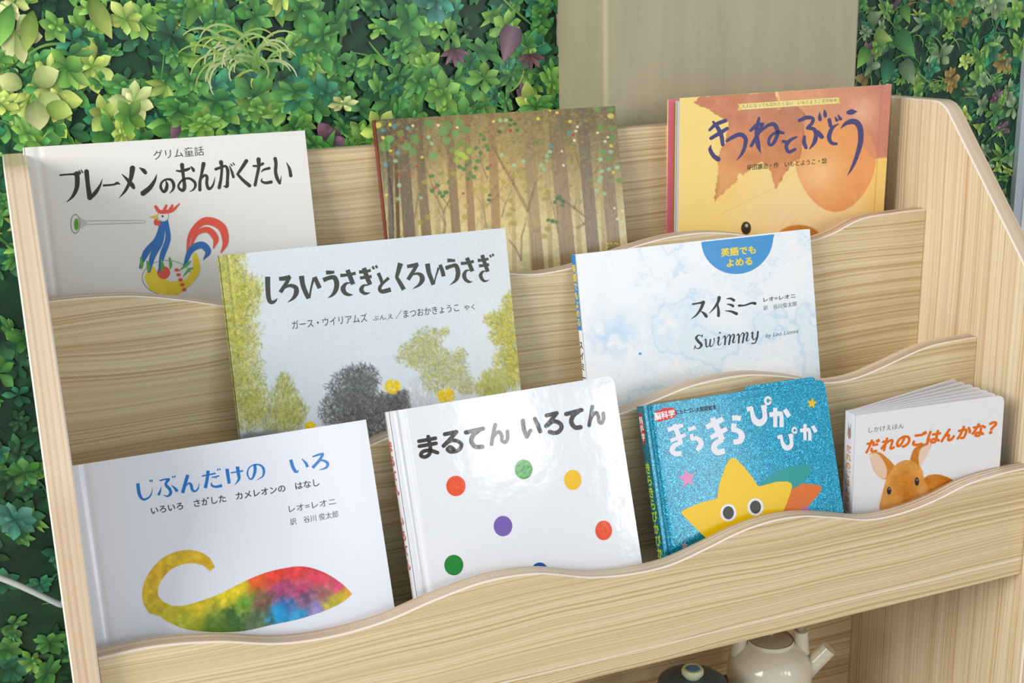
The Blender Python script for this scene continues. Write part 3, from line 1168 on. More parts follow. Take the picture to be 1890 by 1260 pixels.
# ---- music-band tale: white cover, rooster picture, top left
b = Book('bremen', 0.0105, 0)
b.prof = (0.0125, 0.0032)
WHITE1 = (232, 229, 224)
b.cover(WHITE1, [M_SATIN])
SB = (100, 270, 7.875)
b.strokes(SB, [
    [(88, 418, 22), (200, 408, 22), (312, 402, 28)],
    [(300, 402, 40), (340, 392, 44), (372, 398, 24)],
    [(330, 395, 58), (336, 500, 58), (325, 610, 52), (270, 725, 36), (178, 815, 5)],
    [(360, 352, 14), (383, 385, 18)], [(392, 345, 14), (412, 378, 18)],
    [(470, 368, 58), (490, 560, 52), (518, 745, 62)],
    [(520, 755, 44), (600, 672, 48), (665, 570, 28), (702, 470, 4)],
    [(720, 568, 26), (860, 556, 24), (915, 535, 34), (955, 548, 12)],
    [(1138, 318, 66), (1120, 440, 52), (1088, 540, 40), (1030, 650, 32), (945, 750, 5)],
    [(985, 405, 8), (1060, 480, 36), (1130, 560, 54), (1155, 600, 40)],
    [(1242, 312, 12), (1295, 348, 46), (1325, 382, 44)],
    [(1292, 682, 64), (1390, 602, 56), (1458, 500, 36), (1492, 405, 5)],
    [(1622, 498, 12), (1640, 560, 36), (1625, 630, 42), (1590, 660, 32), (1550, 600, 34), (1560, 530, 26), (1620, 482, 24), (1700, 488, 34), (1738, 560, 38), (1725, 630, 26), (1675, 685, 5)],
], INK, scale_w=1.22)
b.strokes((320, 270, 7.875), [
    [(45, 355, 18), (110, 360, 30), (190, 340, 36), (232, 322, 28)],
    [(125, 270, 50), (140, 400, 38), (157, 520, 42), (160, 600, 44), (135, 640, 40), (84, 612, 30), (76, 560, 26), (130, 492, 26), (220, 465, 28), (300, 510, 34), (320, 570, 32), (290, 630, 22), (235, 658, 5)],
    [(250, 292, 10), (282, 328, 36), (295, 355, 32)],
    [(438, 255, 50), (410, 400, 34), (386, 520, 36), (385, 632, 40)],
    [(400, 480, 16), (450, 422, 30), (488, 445, 36), (485, 540, 36), (512, 615, 36), (560, 590, 28), (590, 520, 18), (605, 440, 4)],
    [(615, 332, 34), (690, 306, 32), (758, 288, 30), (790, 355, 40), (786, 480, 36), (778, 580, 42), (735, 580, 14)],
    [(692, 230, 50), (703, 310, 34), (694, 450, 34), (667, 598, 42)],
    [(815, 282, 10), (850, 370, 30), (872, 445, 32)],
    [(835, 258, 14), (853, 282, 16)], [(868, 243, 14), (885, 268, 16)],
    [(1060, 212, 46), (1000, 305, 40), (932, 405, 30)], [(932, 405, 30), (1010, 490, 38), (1105, 570, 44)],
    [(1165, 285, 26), (1230, 285, 30), (1300, 252, 34)],
    [(1237, 190, 52), (1240, 300, 40), (1210, 450, 36), (1187, 562, 38)],
    [(1270, 382, 4), (1312, 340, 26), (1392, 318, 34)],
    [(1290, 460, 4), (1282, 505, 24), (1340, 530, 34), (1420, 518, 40)],
    [(1478, 178, 42), (1490, 250, 40), (1485, 370, 40), (1508, 465, 42), (1545, 535, 32)], [(1545, 540, 26), (1558, 490, 16), (1570, 425, 3)],
    [(1640, 230, 5), (1685, 320, 32), (1706, 425, 42)],
], INK, scale_w=1.22)
b.text('グリム童話', (284, 295), (377, 286.5), 18, (70, 70, 66), bold=0.0)
# a plain generic rooster and a plain horn, as flat colour shapes
RED, BLU, YEL, GRN = (224, 84, 62), (44, 108, 176), (232, 208, 40), (92, 164, 44)
b.strokes((0, 0, 1), [[(160, 411, 7), (200, 410, 7), (266, 409, 5)]], (128, 126, 120))
b.strokes((0, 0, 1), [[(160, 411, 5.4), (200, 410, 5.4), (266, 409, 3.6)]], (226, 223, 218))
b.shape([(160, 408), (160, 415), (144, 424), (144, 399)], (200, 196, 188))
b.disc(139, 413, 9, 18, (128, 126, 120)); b.disc(139, 413, 7.6, 16.4, (226, 223, 218)); b.disc(141, 414, 4.6, 11, GRN)
b.disc(308, 512, 46, 32, (120, 118, 110)); b.disc(308, 512, 45, 31, (226, 223, 218))
b.fill([(275, 494), (266, 512), (276, 534), (300, 545), (330, 543), (350, 526), (356, 505), (342, 516), (315, 520), (294, 508), (284, 492)], lambda x, y: np.tile(np.array(YEL, float), (len(x), 1)), 4)
b.disc(302, 503, 12, 12, RED)
for st in ([(300, 404, 6), (290, 440, 9), (270, 466, 12), (258, 494, 3)], [(303, 408, 6), (297, 445, 9), (282, 472, 11), (276, 502, 3)], [(307, 408, 7), (310, 440, 10), (300, 470, 10), (293, 502, 3)]):
    b.strokes((0, 0, 1), [st], BLU)
b.disc(301, 399, 10.5, 10, (140, 138, 132)); b.disc(301, 399, 9.6, 9.2, (230, 227, 222)); b.disc(300, 399, 2, 2, (50, 50, 48))
b.shape([(291, 396), (274, 401), (291, 404)], (226, 196, 50))
b.disc(288, 410, 4, 6, RED); b.disc(293, 412, 3, 5, RED)
b.strokes((0, 0, 1), [[(287, 381, 5), (294, 390, 7), (304, 391, 7), (318, 388, 6), (331, 376, 2)], [(303, 388, 6), (307, 379, 4)], [(313, 388, 6), (318, 379, 4)]], RED)
for dx, dy in ((250, 484), (262, 490), (288, 488), (303, 484)):
    b.strokes((0, 0, 1), [[(dx + 10, dy - 8, 3), (dx + 12, dy + 4, 6), (dx + 11, dy + 12, 2)]], GRN)
b.strokes((0, 0, 1), [[(345, 470, 3), (352, 432, 8), (378, 408, 14), (408, 418, 15), (416, 446, 11), (408, 466, 2)], [(350, 462, 3), (362, 432, 8), (383, 424, 11), (398, 440, 11), (394, 458, 2)]], RED)
b.strokes((0, 0, 1), [[(340, 492, 5), (352, 462, 11), (372, 452, 13), (384, 464, 11), (376, 478, 2)]], BLU)
b.strokes((0, 0, 1), [[(348, 520, 14), (362, 498, 13), (360, 470, 8)]], YEL)
for k_ in range(5):
    b.disc(326 + 3.5 * k_, 498 + 9 * k_, 4, 3, RED)
b.strokes((0, 0, 1), [[(330, 500, 1), (345, 488, 5), (352, 482, 2)], [(338, 510, 1), (348, 498, 5), (356, 494, 2)]], (84, 170, 70))
b.strokes((0, 0, 1), [[(310, 540, 3), (312, 556, 3)], [(326, 540, 3), (328, 558, 3)]], (226, 196, 50))
b.finish_cover()
b.spine(WHITE1, [M_SATIN]); b.block(); b.back(WHITE1, M_SATIN)
tag(b.root, 'white picture book with a rooster and a black title, left of the top row', 'picture book', 'hardback picture books on the display shelf')

# ---- forest book: trunks and coloured dots, top middle
b = Book('forest', 0.0125, 0)
b.prof = (0.0115, 0.0028)
C = Canvas(676, 185, 1165, 520)
fx, fy = (C.X - 690) / 460, (C.Y - 200) / 300
n1 = fbm(C.h, C.w, 60, 3); n2 = fbm(C.h, C.w, 7, 4)
C.a[:] = (178, 160, 104)
C.wash(np.clip(0.9 - 1.2 * fy + 0.5 * (n1 - .5), 0, 1), (112, 96, 58))
C.wash(np.clip((fy - .30) * 1.9, 0, 1) * .85, (236, 222, 158))
C.wash(np.exp(-((fx - .45) / .3)**2) * np.exp(-((fy - .35) / .4)**2) * .6, (226, 184, 96))
C.wash(np.clip((fx - .6) * 1.6, 0, 1) * .5 * np.clip(1.2 - fy, 0, 1), (150, 138, 120))
C.wash(np.clip((fx - .5) * 2, 0, 1) * np.clip((fy - .5) * 2, 0, 1) * .4, (214, 206, 186))  # whitish haze of reflected window light, lower right, painted into the cover colours
C.wash(np.clip((.30 - fx) * 3.0, 0, 1) * np.clip(1.2 - 1.4 * fy, 0, 1) * .8, (96, 84, 66))
C.a += ((n2 - .5) * 34)[..., None]
def trunk(xb, wb, xt, wt, col, al):
    col = np.array(col, float)
    C.poly([(xb - wb / 2, 520), (xb + wb / 2, 520), (xt + wt / 2, 190), (xt - wt / 2, 190)], col, al)
    for _ in range(int(wb * 1.6)):
        t = rnd.uniform(-.5, .5); y0 = rnd.uniform(195, 470)
        f0, f1 = (520 - y0) / 330, (520 - y0 - 55) / 330
        xa = xb + (xt - xb) * f0 + t * (wb + (wt - wb) * f0); xc = xb + (xt - xb) * f1 + t * (wb + (wt - wb) * f1)
        C.line(xa, y0, xc, y0 + 55, .8, .6, col + rnd.uniform(-40, 44), al * .6)
for xb, xt, w_ in ((765, 775, 9), (812, 800, 10), (893, 888, 9), (950, 944, 8), (1018, 1006, 9), (1072, 1058, 10), (1116, 1108, 8), (985, 962, 7)):
    trunk(xb, w_, xt, w_ * .9, (176, 150, 98), .55)
for xb, wb, xt, wt, col, al in ((724, 11, 718, 10, (104, 92, 76), .95), (738, 7, 728, 6, (98, 74, 48), .9), (762, 24, 738, 18, (112, 92, 68), .9), (794, 20, 768, 14, (122, 100, 66), .85),
                                (848, 18, 826, 14, (138, 106, 66), .85), (876, 15, 858, 12, (152, 114, 66), .85), (920, 18, 906, 15, (164, 122, 72), .8), (996, 22, 970, 17, (160, 132, 90), .75),
                                (1052, 30, 1022, 26, (144, 116, 86), .75), (1100, 24, 1072, 20, (126, 106, 88), .8), (1138, 26, 1112, 20, (140, 116, 92), .75)):
    trunk(xb, wb, xt, wt, col, al)
for x0, y0, x1, y1, w0 in ((766, 400, 784, 342, 5), (818, 390, 792, 345, 5), (818, 392, 836, 350, 5), (818, 440, 818, 390, 8), (800, 350, 778, 300, 4), (836, 392, 800, 330, 4), (898, 420, 880, 360, 4), (898, 380, 930, 340, 4), (974, 388, 920, 290, 9), (974, 388, 992, 330, 7), (930, 310, 900, 250, 5),
                           (926, 400, 945, 350, 4), (1040, 370, 1086, 405, 9), (1066, 420, 1088, 402, 7), (1080, 330, 1062, 270, 4), (1097, 320, 1125, 285, 3), (962, 480, 938, 440, 5), (962, 480, 972, 400, 5), (1030, 430, 1010, 350, 4), (740, 440, 757, 400, 3), (700, 440, 716, 400, 4), (694, 380, 716, 420, 4), (900, 330, 884, 262, 4), (910, 260, 930, 215, 4), (1005, 300, 1018, 262, 3), (835, 300, 812, 250, 4)):
    xm, ym = (x0 + x1) / 2 + rnd.uniform(-5, 5), (y0 + y1) / 2 + rnd.uniform(-4, 4)
    C.line(x0, y0, xm, ym, w0 * .8, w0 * .6, (126, 100, 64), .55)
    C.line(xm, ym, x1, y1, w0 * .6, w0 * .3, (126, 100, 64), .55)
    C.line(xm, ym, xm + rnd.uniform(-16, 16), ym - rnd.uniform(12, 30), w0 * .4, w0 * .2, (120, 96, 60), .5)
rnd.seed(21)
C.wash(np.clip(.62 - 1.5 * fy + .5 * (n1 - .5), 0, 1) * (.35 + .5 * np.clip((.34 - fx) * 4, 0, 1)), (76, 66, 44))
for _ in range(1500):                          # loose leaf texture in the crowns
    x, y = rnd.uniform(690, 1150), 198 + abs(rnd.gauss(0, 62))
    c = rnd.choice(((92, 106, 46), (84, 110, 52), (168, 140, 60), (92, 96, 56), (186, 158, 84), (116, 92, 60)))
    C.ell(x, y, rnd.uniform(1.2, 4), rnd.uniform(1, 3), c, .45, .5)
for _ in range(420):                          # twigs, light and dark
    x, y = rnd.uniform(690, 1140), rnd.uniform(205, 450)
    a, l = rnd.uniform(-2.6, -.5), rnd.uniform(6, 20)
    C.line(x, y, x + l * math.cos(a), y + l * math.sin(a), 1.1, .4, rnd.choice(((214, 190, 120), (104, 80, 50), (92, 70, 46), (150, 120, 70))), .5)
for _ in range(240):                          # soft olive leaf clumps
    x, y = rnd.uniform(700, 1140), 205 + abs(rnd.gauss(0, 75))
    C.ell(x, y, rnd.uniform(3, 9), rnd.uniform(2.5, 7), rnd.choice(((126, 132, 54), (150, 138, 56), (104, 120, 54), (176, 150, 60), (150, 160, 84))), .38, .6)
for x, h0 in ((703, 60), (730, 40), (752, 50), (776, 44)):
    C.line(x, 205, x + 10, 205 + 4 * h0, 1.2, .8, (84, 70, 54), .45)
C.wash(np.clip(1 - np.abs(C.Y - (221 - (C.X - 690) * .058 - 8)) / 9, 0, 1) * .35, (70, 60, 40))
def dots(L, col, r, al=.9):
    for x, y in L:
        C.ell(x, y, r * rnd.uniform(.85, 1.15), r * rnd.uniform(.75, 1.0), np.array(col, float) + rnd.uniform(-10, 10), al, .2, rnd.uniform(-.5, .5))
G1, G2 = (104, 152, 72), (74, 120, 50)
dots([(792, 228), (826, 231), (847, 226), (841, 247), (818, 243), (859, 240), (766, 256), (750, 271), (762, 281), (800, 287), (714, 262), (712, 272), (824, 260), (718, 256)], G1, 8.5, .8)
dots([(739, 247), (706, 228), (706, 268), (845, 268), (836, 276), (852, 262), (862, 270), (850, 284), (868, 280)], (126, 148, 58), 7, .7)
dots([(843, 282), (852, 285), (866, 278), (859, 291), (842, 296)], (160, 188, 52), 6)
dots([(868, 298), (878, 310), (861, 304), (848, 308), (856, 312), (867, 320), (864, 330), (874, 326), (879, 273), (882, 297), (887, 282), (900, 310), (893, 257), (898, 269), (887, 248), (901, 276), (797, 325), (808, 342), (798, 352), (812, 356), (823, 355), (817, 362), (828, 336)], G2, 4.4)
dots([(904, 360), (903, 369), (1029, 366), (1036, 369), (1040, 372), (1038, 379), (1033, 363), (1024, 373), (1012, 406), (1020, 408), (1027, 410), (941, 231), (950, 229), (943, 221), (922, 243), (955, 240)], (70, 108, 50), 4)
dots([(861, 380), (858, 400), (895, 378), (896, 352), (888, 348), (943, 370), (946, 386), (940, 396), (944, 412), (950, 412), (948, 325), (966, 328), (930, 336), (1011, 422), (1005, 436), (968, 343), (905, 345), (875, 350), (1010, 355), (784, 336), (790, 400), (776, 410), (837, 320)], (168, 152, 52), 5.5, .75)
dots([(923, 222), (934, 222), (1010, 288), (1015, 280), (1004, 312), (1009, 297), (999, 305), (926, 286), (948, 305), (966, 298), (815, 480), (1127, 280), (1108, 294), (1111, 316), (1124, 312), (1109, 328), (1106, 334), (1101, 351), (1116, 357), (1139, 309), (777, 365), (735, 367), (737, 342), (730, 297), (791, 253), (797, 265)], (152, 196, 148), 4.2, .85)
dots([(1113, 281), (1123, 292), (1144, 333), (1130, 256), (1130, 237), (1108, 235), (1127, 202), (1102, 201)], G1, 6, .8)
dots([(708, 240), (728, 233), (753, 237), (734, 282), (712, 304), (1051, 245), (1017, 269)], (94, 152, 150), 5, .85)
dots([(720, 230), (721, 278), (713, 360), (779, 290), (911, 224), (707, 254), (993, 219), (1052, 224), (1128, 269), (1132, 318), (1028, 208), (1015, 203)], (232, 206, 66), 3.2)
dots([(698, 231), (1127, 214)], (214, 196, 92), 6)
dots([(740, 256), (775, 252), (770, 307), (757, 322), (737, 322), (855, 357), (906, 305), (803, 347), (942, 241), (1058, 249)], (184, 62, 52), 3)
dots([(809, 231), (844, 235), (762, 232), (1060, 259), (1063, 242), (1040, 305), (1117, 261), (1122, 253), (1134, 384), (1139, 404), (1149, 389), (1037, 279), (1103, 245), (1066, 234)], (232, 226, 188), 2.6)
dots([(1122, 450), (1128, 449), (1136, 449), (1140, 450), (1122, 456)], (238, 220, 70), 1.8)
for dx in (1126, 1134, 1142): C.ell(dx, 462, 7, 9, (104, 92, 60), .6, .6)
b.cover((120, 96, 62), [M_LAMI], canvas=C, edge=(88, 78, 44))
b.finish_cover()
b.spine((126, 58, 46), [M_GLOSS]); b.block(inset=(.003, .003)); b.back((104, 84, 56), M_GLOSS)
tag(b.root, 'glossy brown picture book with tree trunks and coloured dots, middle of the top row', 'picture book', 'hardback picture books on the display shelf')

# ---- fox-and-grapes book: orange cover bound on the right, standing slightly open
b = Book('grape', 0.0115, 0)
C = Canvas(1240, 145, 1660, 470)
n1 = fbm(C.h, C.w, 90, 8); n2 = fbm(C.h, C.w, 18, 9); n3 = fbm(C.h, C.w, 3, 10, 2)
C.a[:] = (240, 208, 128)
C.wash(np.clip((C.X - 1330) / 110, 0, 1) * np.clip((C.Y - 270) / 120, 0, 1) * .85, (238, 206, 158))
C.wash(np.clip((n2 - .45) * 2, 0, 1) * .25, (246, 222, 150))
C.wash(np.clip((C.X - 1555) / 50, 0, 1) * .55, (244, 192, 98))
def jag(pts, amp, seed):
    r = np.random.RandomState(seed); out = []
    for i in range(len(pts)):
        a, c = np.array(pts[i], float), np.array(pts[(i + 1) % len(pts)], float)
        m = max(2, int(np.linalg.norm(c - a) / 3.2))
        t = (c - a) / (np.linalg.norm(c - a) + 1e-9); nn = np.array([-t[1], t[0]])
        for k_ in range(m): out.append(a + (c - a) * k_ / m + nn * r.uniform(-amp, amp))
    return out
tx = np.zeros_like(C.a)
tx[:] = (196, 128, 92)
m_ = np.clip((C.Y - 215) / 90, 0, 1)[..., None]
tx = tx * (1 - m_) + np.array((212, 144, 92.)) * m_
m_ = np.clip((C.X - 1350) / 120, 0, 1)[..., None] * np.clip((250 - C.Y) / 60, 0, 1)[..., None]
tx = tx * (1 - .75 * m_) + np.array((172, 128, 100.)) * .75 * m_
tx += ((n2 - .5) * 22 + (n1 - .5) * 36 + (n3 - .5) * 10)[..., None]
ta = tx * .86 + np.array((192, 118, 108.)) * .14
big = [(1435, 166), (1660, 140), (1660, 286), (1612, 292), (1600, 300), (1490, 296), (1462, 290), (1450, 220)]
t2 = np.zeros_like(C.a); t2[:] = (214, 150, 112)
m_ = np.clip((C.X - 1500) / 120, 0, 1)[..., None]
t2 = t2 * (1 - m_) + np.array((196, 128, 108.)) * m_
m_ = np.exp(-(((C.X - 1592) / 26)**2 + ((C.Y - 205) / 30)**2))[..., None]
t2 = t2 * (1 - .6 * m_) + np.array((232, 190, 150.)) * .6 * m_
t2 += ((n2 - .5) * 14 + (n3 - .5) * 8)[..., None]
C.poly(big, None, 1, t2)
t3 = np.zeros_like(C.a); t3[:] = (224, 152, 94)
m_ = np.exp(-(((C.X - 1512) / 42)**2 + ((C.Y - 318) / 40)**2))[..., None]
t3 = t3 * (1 - .75 * m_) + np.array((240, 198, 136.)) * .75 * m_
t3 += ((n2 - .5) * 12)[..., None]
tt = np.linspace(0, 2 * math.pi, 60)
C.poly([(1542 + 74 * math.cos(q) * (1 - .18 * math.sin(q)), 305 + 86 * math.sin(q)) for q in tt], None, 1, t3)
C.poly([(1600, 180), (1660, 140), (1660, 290), (1612, 293), (1585, 260)], None, .55, t2)
leafp = [(1292, 178), (1430, 170), (1437, 190), (1470, 195), (1486, 210), (1482, 260), (1478, 292), (1462, 300), (1432, 349), (1424, 318), (1408, 297), (1394, 305), (1372, 322), (1318, 372), (1325, 320), (1328, 280), (1340, 262), (1345, 225), (1330, 215), (1310, 203), (1281, 190)]
C.poly(jag(leafp, 1.7, 3), (158, 104, 62), .8)
jl = jag([(x * .985 + 1390 * .015, y * .985 + 255 * .015) for x, y in leafp], 1.5, 4)
C.poly(jl, None, 1, ta)
C.wash(np.clip((C.Y - 292) / 30, 0, 1) * np.clip((1402 - C.X) / 50, 0, 1) * np.clip((C.X - 1318) / 12, 0, 1) * np.clip((382 - C.Y) / 20, 0, 1) * .35, (236, 190, 110))
C.ell(1366, 327, 5, 7, (240, 210, 134), 1, .2); C.ell(1388, 322, 4, 5, (240, 210, 134), 1, .2)
C.line(1437, 172, 1436, 190, 2, 12, (222, 160, 110), .5); C.ell(1437, 200, 5, 4, (222, 156, 108), .9, .5)
for a in ((1330, 395, 1420, 352), (1420, 352, 1480, 305), (1440, 420, 1462, 392), (1452, 425, 1478, 395)):
    C.line(*a, 2.2, 1.2, (214, 172, 112), .35)
C.ell(1377, 421, 9, 12, (54, 44, 34), 1, .12); C.ell(1378, 416, 4, 4.5, (206, 200, 190), .9, .5)
C.ell(1474, 446, 44, 31, (196, 124, 52), 1, .12); C.ell(1478, 458, 38, 30, (212, 142, 66), .6, .5)
C.wash((np.clip(1 - np.abs(C.X - (1628 - (C.Y - 160) * .064)) / 1.6, 0, 1)) * .35, (150, 96, 70))
C.a = np.minimum(C.a * 1.06, 252)
b.cover((240, 208, 128), [M_SATIN], canvas=C, edge=(246, 228, 176))
b.shape([(1366, 191.6), (1547, 179.6), (1547, 190.6), (1366, 202.8)], (244, 226, 150))
b.shape([(1366, 193), (1362, 190.5), (1364, 197), (1361, 204), (1368, 203)], (236, 208, 90)); b.shape([(1547, 181), (1551, 180), (1548.5, 185.5), (1551, 192), (1545, 190)], (236, 208, 90))
b.text('大人になっても忘れたくない　いもとようこ名作絵本', (1368.5, 199.8), (1545, 188.0), 7.4, (128, 116, 62))
PUR = (78, 74, 124)
b.strokes((1290, 180, 9.69), [
    [(190, 580, 40), (300, 482, 56), (470, 412, 58)], [(255, 435, 36), (330, 530, 60), (400, 680, 64), (425, 840, 56)],
    [(215, 728, 52), (380, 630, 60), (505, 552, 50)], [(215, 850, 10), (200, 930, 56), (260, 1040, 64), (340, 1100, 76)],
    [(495, 778, 36), (600, 710, 60), (740, 660, 64), (830, 725, 64), (825, 850, 56), (770, 1000, 44), (670, 1125, 5)],
    [(1075, 365, 36), (1040, 520, 60), (1035, 680, 64), (1060, 860, 64), (1105, 990, 8)], [(925, 588, 44), (1040, 490, 60), (1145, 472, 44)],
    [(1140, 480, 40), (1040, 680, 56), (935, 860, 48)],
    [(1080, 620, 40), (1230, 500, 48), (1340, 480, 64), (1400, 580, 64), (1390, 700, 56), (1320, 830, 48), (1255, 840, 40), (1255, 740, 44), (1320, 655, 40), (1420, 620, 56), (1510, 632, 40)],
], PUR, scale_w=1.2)
b.strokes((1440, 180, 8.4), [
    [(45, 680, 40), (100, 690, 44)], [(250, 610, 26), (150, 664, 44), (95, 740, 48), (110, 820, 44), (150, 840, 44), (230, 803, 36)],
    [(298, 355, 44), (410, 310, 52), (505, 325, 44), (490, 400, 44), (425, 465, 40)], [(420, 475, 36), (520, 490, 50), (555, 570, 56), (530, 690, 50), (455, 795, 14)],
    [(375, 605, 36), (370, 690, 50), (398, 775, 44)], [(590, 520, 26), (625, 585, 60), (645, 610, 54)],
    [(610, 230, 8), (613, 300, 44), (618, 340, 44)], [(680, 185, 8), (694, 240, 44), (697, 285, 44)],
    [(760, 345, 48), (780, 440, 48)], [(905, 405, 10), (810, 470, 44), (760, 580, 56), (765, 660, 50), (810, 710, 44), (870, 716, 36)],
    [(850, 300, 12), (878, 350, 44)], [(895, 270, 12), (932, 330, 46)],
    [(1055, 232, 52), (1110, 222, 72), (1190, 215, 8)],
    [(940, 475, 8), (1020, 400, 50), (1140, 370, 72), (1225, 440, 76), (1250, 600, 70), (1230, 760, 62), (1160, 980, 46), (1100, 1110, 30), (1040, 1210, 5)],
], PUR, scale_w=1.2)
b.text('坪田譲治・作　いもとようこ・絵', (1378, 314.5), (1526, 301.2), 10.8, (92, 84, 52), bold=0.012)
b.finish_cover()
# right-hand spine, fanned pages and the back cover behind them
w, h, th = b.w, b.h, b.th
mb = MB()
ns = np.linspace(0, -th, 9)
us = w + 0.0005 + 0.0012 * (1 - ((ns + th / 2) / (th / 2))**2)
mb.add(np.concatenate([b.L(us, 0, ns), b.L(us, h, ns)]), [(i, i + 1, 9 + i + 1, 9 + i) for i in range(8)], (228, 196, 176), 0, True)
mb.add(b.L([w] * 4, [0, h, h, 0], [0, 0, -th, -th]), [(0, 1, 2, 3)], (228, 196, 176))
mb.build('spine', M_SATIN, b.root)
def hinged(name, a0, a1, thick, n_at, cols, inset, mat, drop=0.0):
    """board or sheets turned about the spine edge, fanned from angle a0 to a1"""
    mb = MB()
    pu = w - 0.001
    k = len(cols)
    for i, c in enumerate(cols):
        a = math.radians(a0 + (a1 - a0) * i / max(1, k - 1))
        q = []
        for nn in (-thick * i / k, -thick * (i + 1) / k):
            for uu, vv in ((inset, inset + drop), (pu, inset + drop), (pu, h - inset), (inset, h - inset)):
                du = uu - pu
                q.append((pu + du * math.cos(a), vv, n_at + nn + du * math.sin(a)))
        q = np.array(q)
        mb.add(b.L(q[:, 0], q[:, 1], q[:, 2]), [(0, 3, 2, 1), (4, 5, 6, 7), (0, 1, 5, 4), (1, 2, 6, 5), (2, 3, 7, 6), (3, 0, 4, 7)], c)
    return mb.build(name, mat, b.root)
hinged('endpaper', 0.9, 0.9, 0.0006, -0.0030, [(222, 104, 110)], .003, M_PAGES)
hinged('page_block', 1.6, 3.0, 0.0030, -0.0040, [(240, 238, 234), (222, 226, 228), (240, 238, 234), (150, 158, 160), (236, 236, 232), (214, 218, 220)], .0035, M_PAGES, .002)
hinged('page', 3.9, 3.9, 0.0009, -0.0078, [(196, 128, 54)], .0035, M_PAGES, .004)
hinged('back_cover', 5.2, 5.2, .0036, -0.0092, [(236, 128, 152), (246, 218, 150), (246, 218, 150)], 0.0, M_SATIN, .0055)
tag(b.root, 'orange picture book with a purple brush title, standing slightly open, top row right', 'picture book', 'hardback picture books on the display shelf')

# ---- pale blue-grey book with yellow-green trees, middle row left
b = Book('rabbit', 0.0085, 1)
b.prof = (0.0085, 0.0016)
C = Canvas(385, 405, 985, 860, 1.2)
n1 = fbm(C.h, C.w, 120, 31); n3 = fbm(C.h, C.w, 2.5, 33, 2)
C.a[:] = (216, 225, 232)
C.wash(np.clip((C.X - 780) / 160, 0, 1) * .6, (228, 230, 228))
C.a += ((n1 - .5) * 10 + (n3 - .5) * 12)[..., None]
rnd.seed(5)
def bush(blobs, n, pals, ln=7, al=.6, upward=.6):
    tot = sum(r * r2 for _, _, r, r2 in blobs)
    for x, y, rx, ry in blobs:
        C.ell(x, y, rx * 1.25, ry * 1.25, pals[-1], .45, 1.0)
        for _ in range(int(n * rx * ry / tot)):
            a, d = rnd.uniform(0, 6.28), math.sqrt(rnd.random())
            px, py = x + rx * d * math.cos(a) * rnd.uniform(.8, 1.3), y + ry * d * math.sin(a) * rnd.uniform(.85, 1.2)
            t = -math.pi / 2 + rnd.gauss(0, upward) if upward < 2 else rnd.uniform(0, 6.28)
            l = ln * rnd.uniform(.4, 1)
            C.line(px, py, px + l * math.cos(t), py + l * math.sin(t), 1.7, .8, np.array(rnd.choice(pals), float) + rnd.uniform(-18, 18), al)
YG = [(122, 124, 58), (104, 112, 66), (150, 150, 52), (186, 190, 92), (176, 172, 46), (206, 196, 62), (148, 152, 84), (196, 200, 150), (160, 170, 120), (218, 204, 50)]
YR = [(140, 140, 60), (160, 156, 50), (206, 198, 84), (226, 204, 40), (196, 190, 60), (168, 168, 86), (236, 216, 70), (150, 152, 90)]
GY = [(128, 134, 96), (150, 150, 70), (150, 160, 156), (190, 196, 170), (186, 184, 96), (204, 192, 70), (166, 176, 166), (178, 186, 190), (206, 198, 120)]
bush([(412, 480, 26, 34), (430, 450, 30, 22), (425, 520, 30, 30), (452, 548, 30, 26), (440, 575, 36, 26), (465, 530, 20, 24), (438, 610, 40, 26), (450, 640, 30, 26), (452, 680, 34, 30), (455, 720, 36, 30), (470, 745, 24, 30), (458, 765, 34, 30), (430, 560, 24, 200)], 6200, YG, 8, .55, .9)
bush([(525, 712, 16, 24), (524, 745, 30, 34), (520, 775, 38, 26), (545, 760, 22, 24)], 1900, [(116, 120, 66), (130, 136, 84), (176, 178, 92), (186, 186, 70), (196, 196, 120), (150, 158, 110), (206, 200, 90)], 8, .55, .5)
bush([(790, 622, 26, 18), (780, 645, 38, 22), (760, 660, 28, 16), (800, 665, 40, 24), (850, 656, 12, 14), (830, 680, 32, 20), (845, 700, 26, 18), (800, 700, 26, 26), (860, 715, 16, 14), (820, 612, 10, 8)], 3400, GY, 7, .6, 9)
bush([(940, 560, 14, 20), (915, 590, 22, 14), (938, 600, 22, 36), (945, 640, 20, 40), (935, 665, 24, 22), (950, 690, 16, 26), (920, 620, 16, 18)], 2400, YR, 7, .65, 1.4)
bush([(914, 705, 30, 22), (905, 720, 26, 18)], 800, [(186, 186, 90), (176, 176, 70), (206, 200, 110), (156, 160, 96)], 9, .6, .5)
C.ell(560, 800, 90, 14, (150, 160, 150), .35, .9); C.ell(470, 808, 34, 13, (128, 132, 124), .8, .4); C.ell(500, 802, 26, 12, (140, 146, 132), .8, .4)
# a plain dark furry mound, pale tufts and yellow flower heads stand in for the picture's animals
DK = [(84, 86, 84), (104, 106, 104), (66, 68, 66), (132, 136, 136), (96, 98, 98)]
bush([(650, 722, 40, 40), (668, 700, 32, 26), (640, 760, 46, 40), (690, 772, 62, 44), (726, 750, 34, 26), (744, 735, 18, 16)], 4600, DK, 9, .7, 1.0)
bush([(768, 728, 13, 26), (790, 742, 18, 16)], 500, [(228, 230, 236), (214, 220, 228), (196, 204, 214)], 11, .7, .4)
for cx, cy, r in ((725, 713, 14), (823, 731, 16), (572, 787, 9)):
    for _ in range(120):
        a, d = rnd.uniform(0, 6.28), math.sqrt(rnd.random()) * r
        C.ell(cx + d * math.cos(a), cy + d * .95 * math.sin(a), 2.2, 2.2, rnd.choice(((244, 206, 10), (250, 220, 30), (234, 190, 10))), .9, .3)
b.cover((216, 225, 232), [M_MATTE], canvas=C, edge=(196, 194, 120))
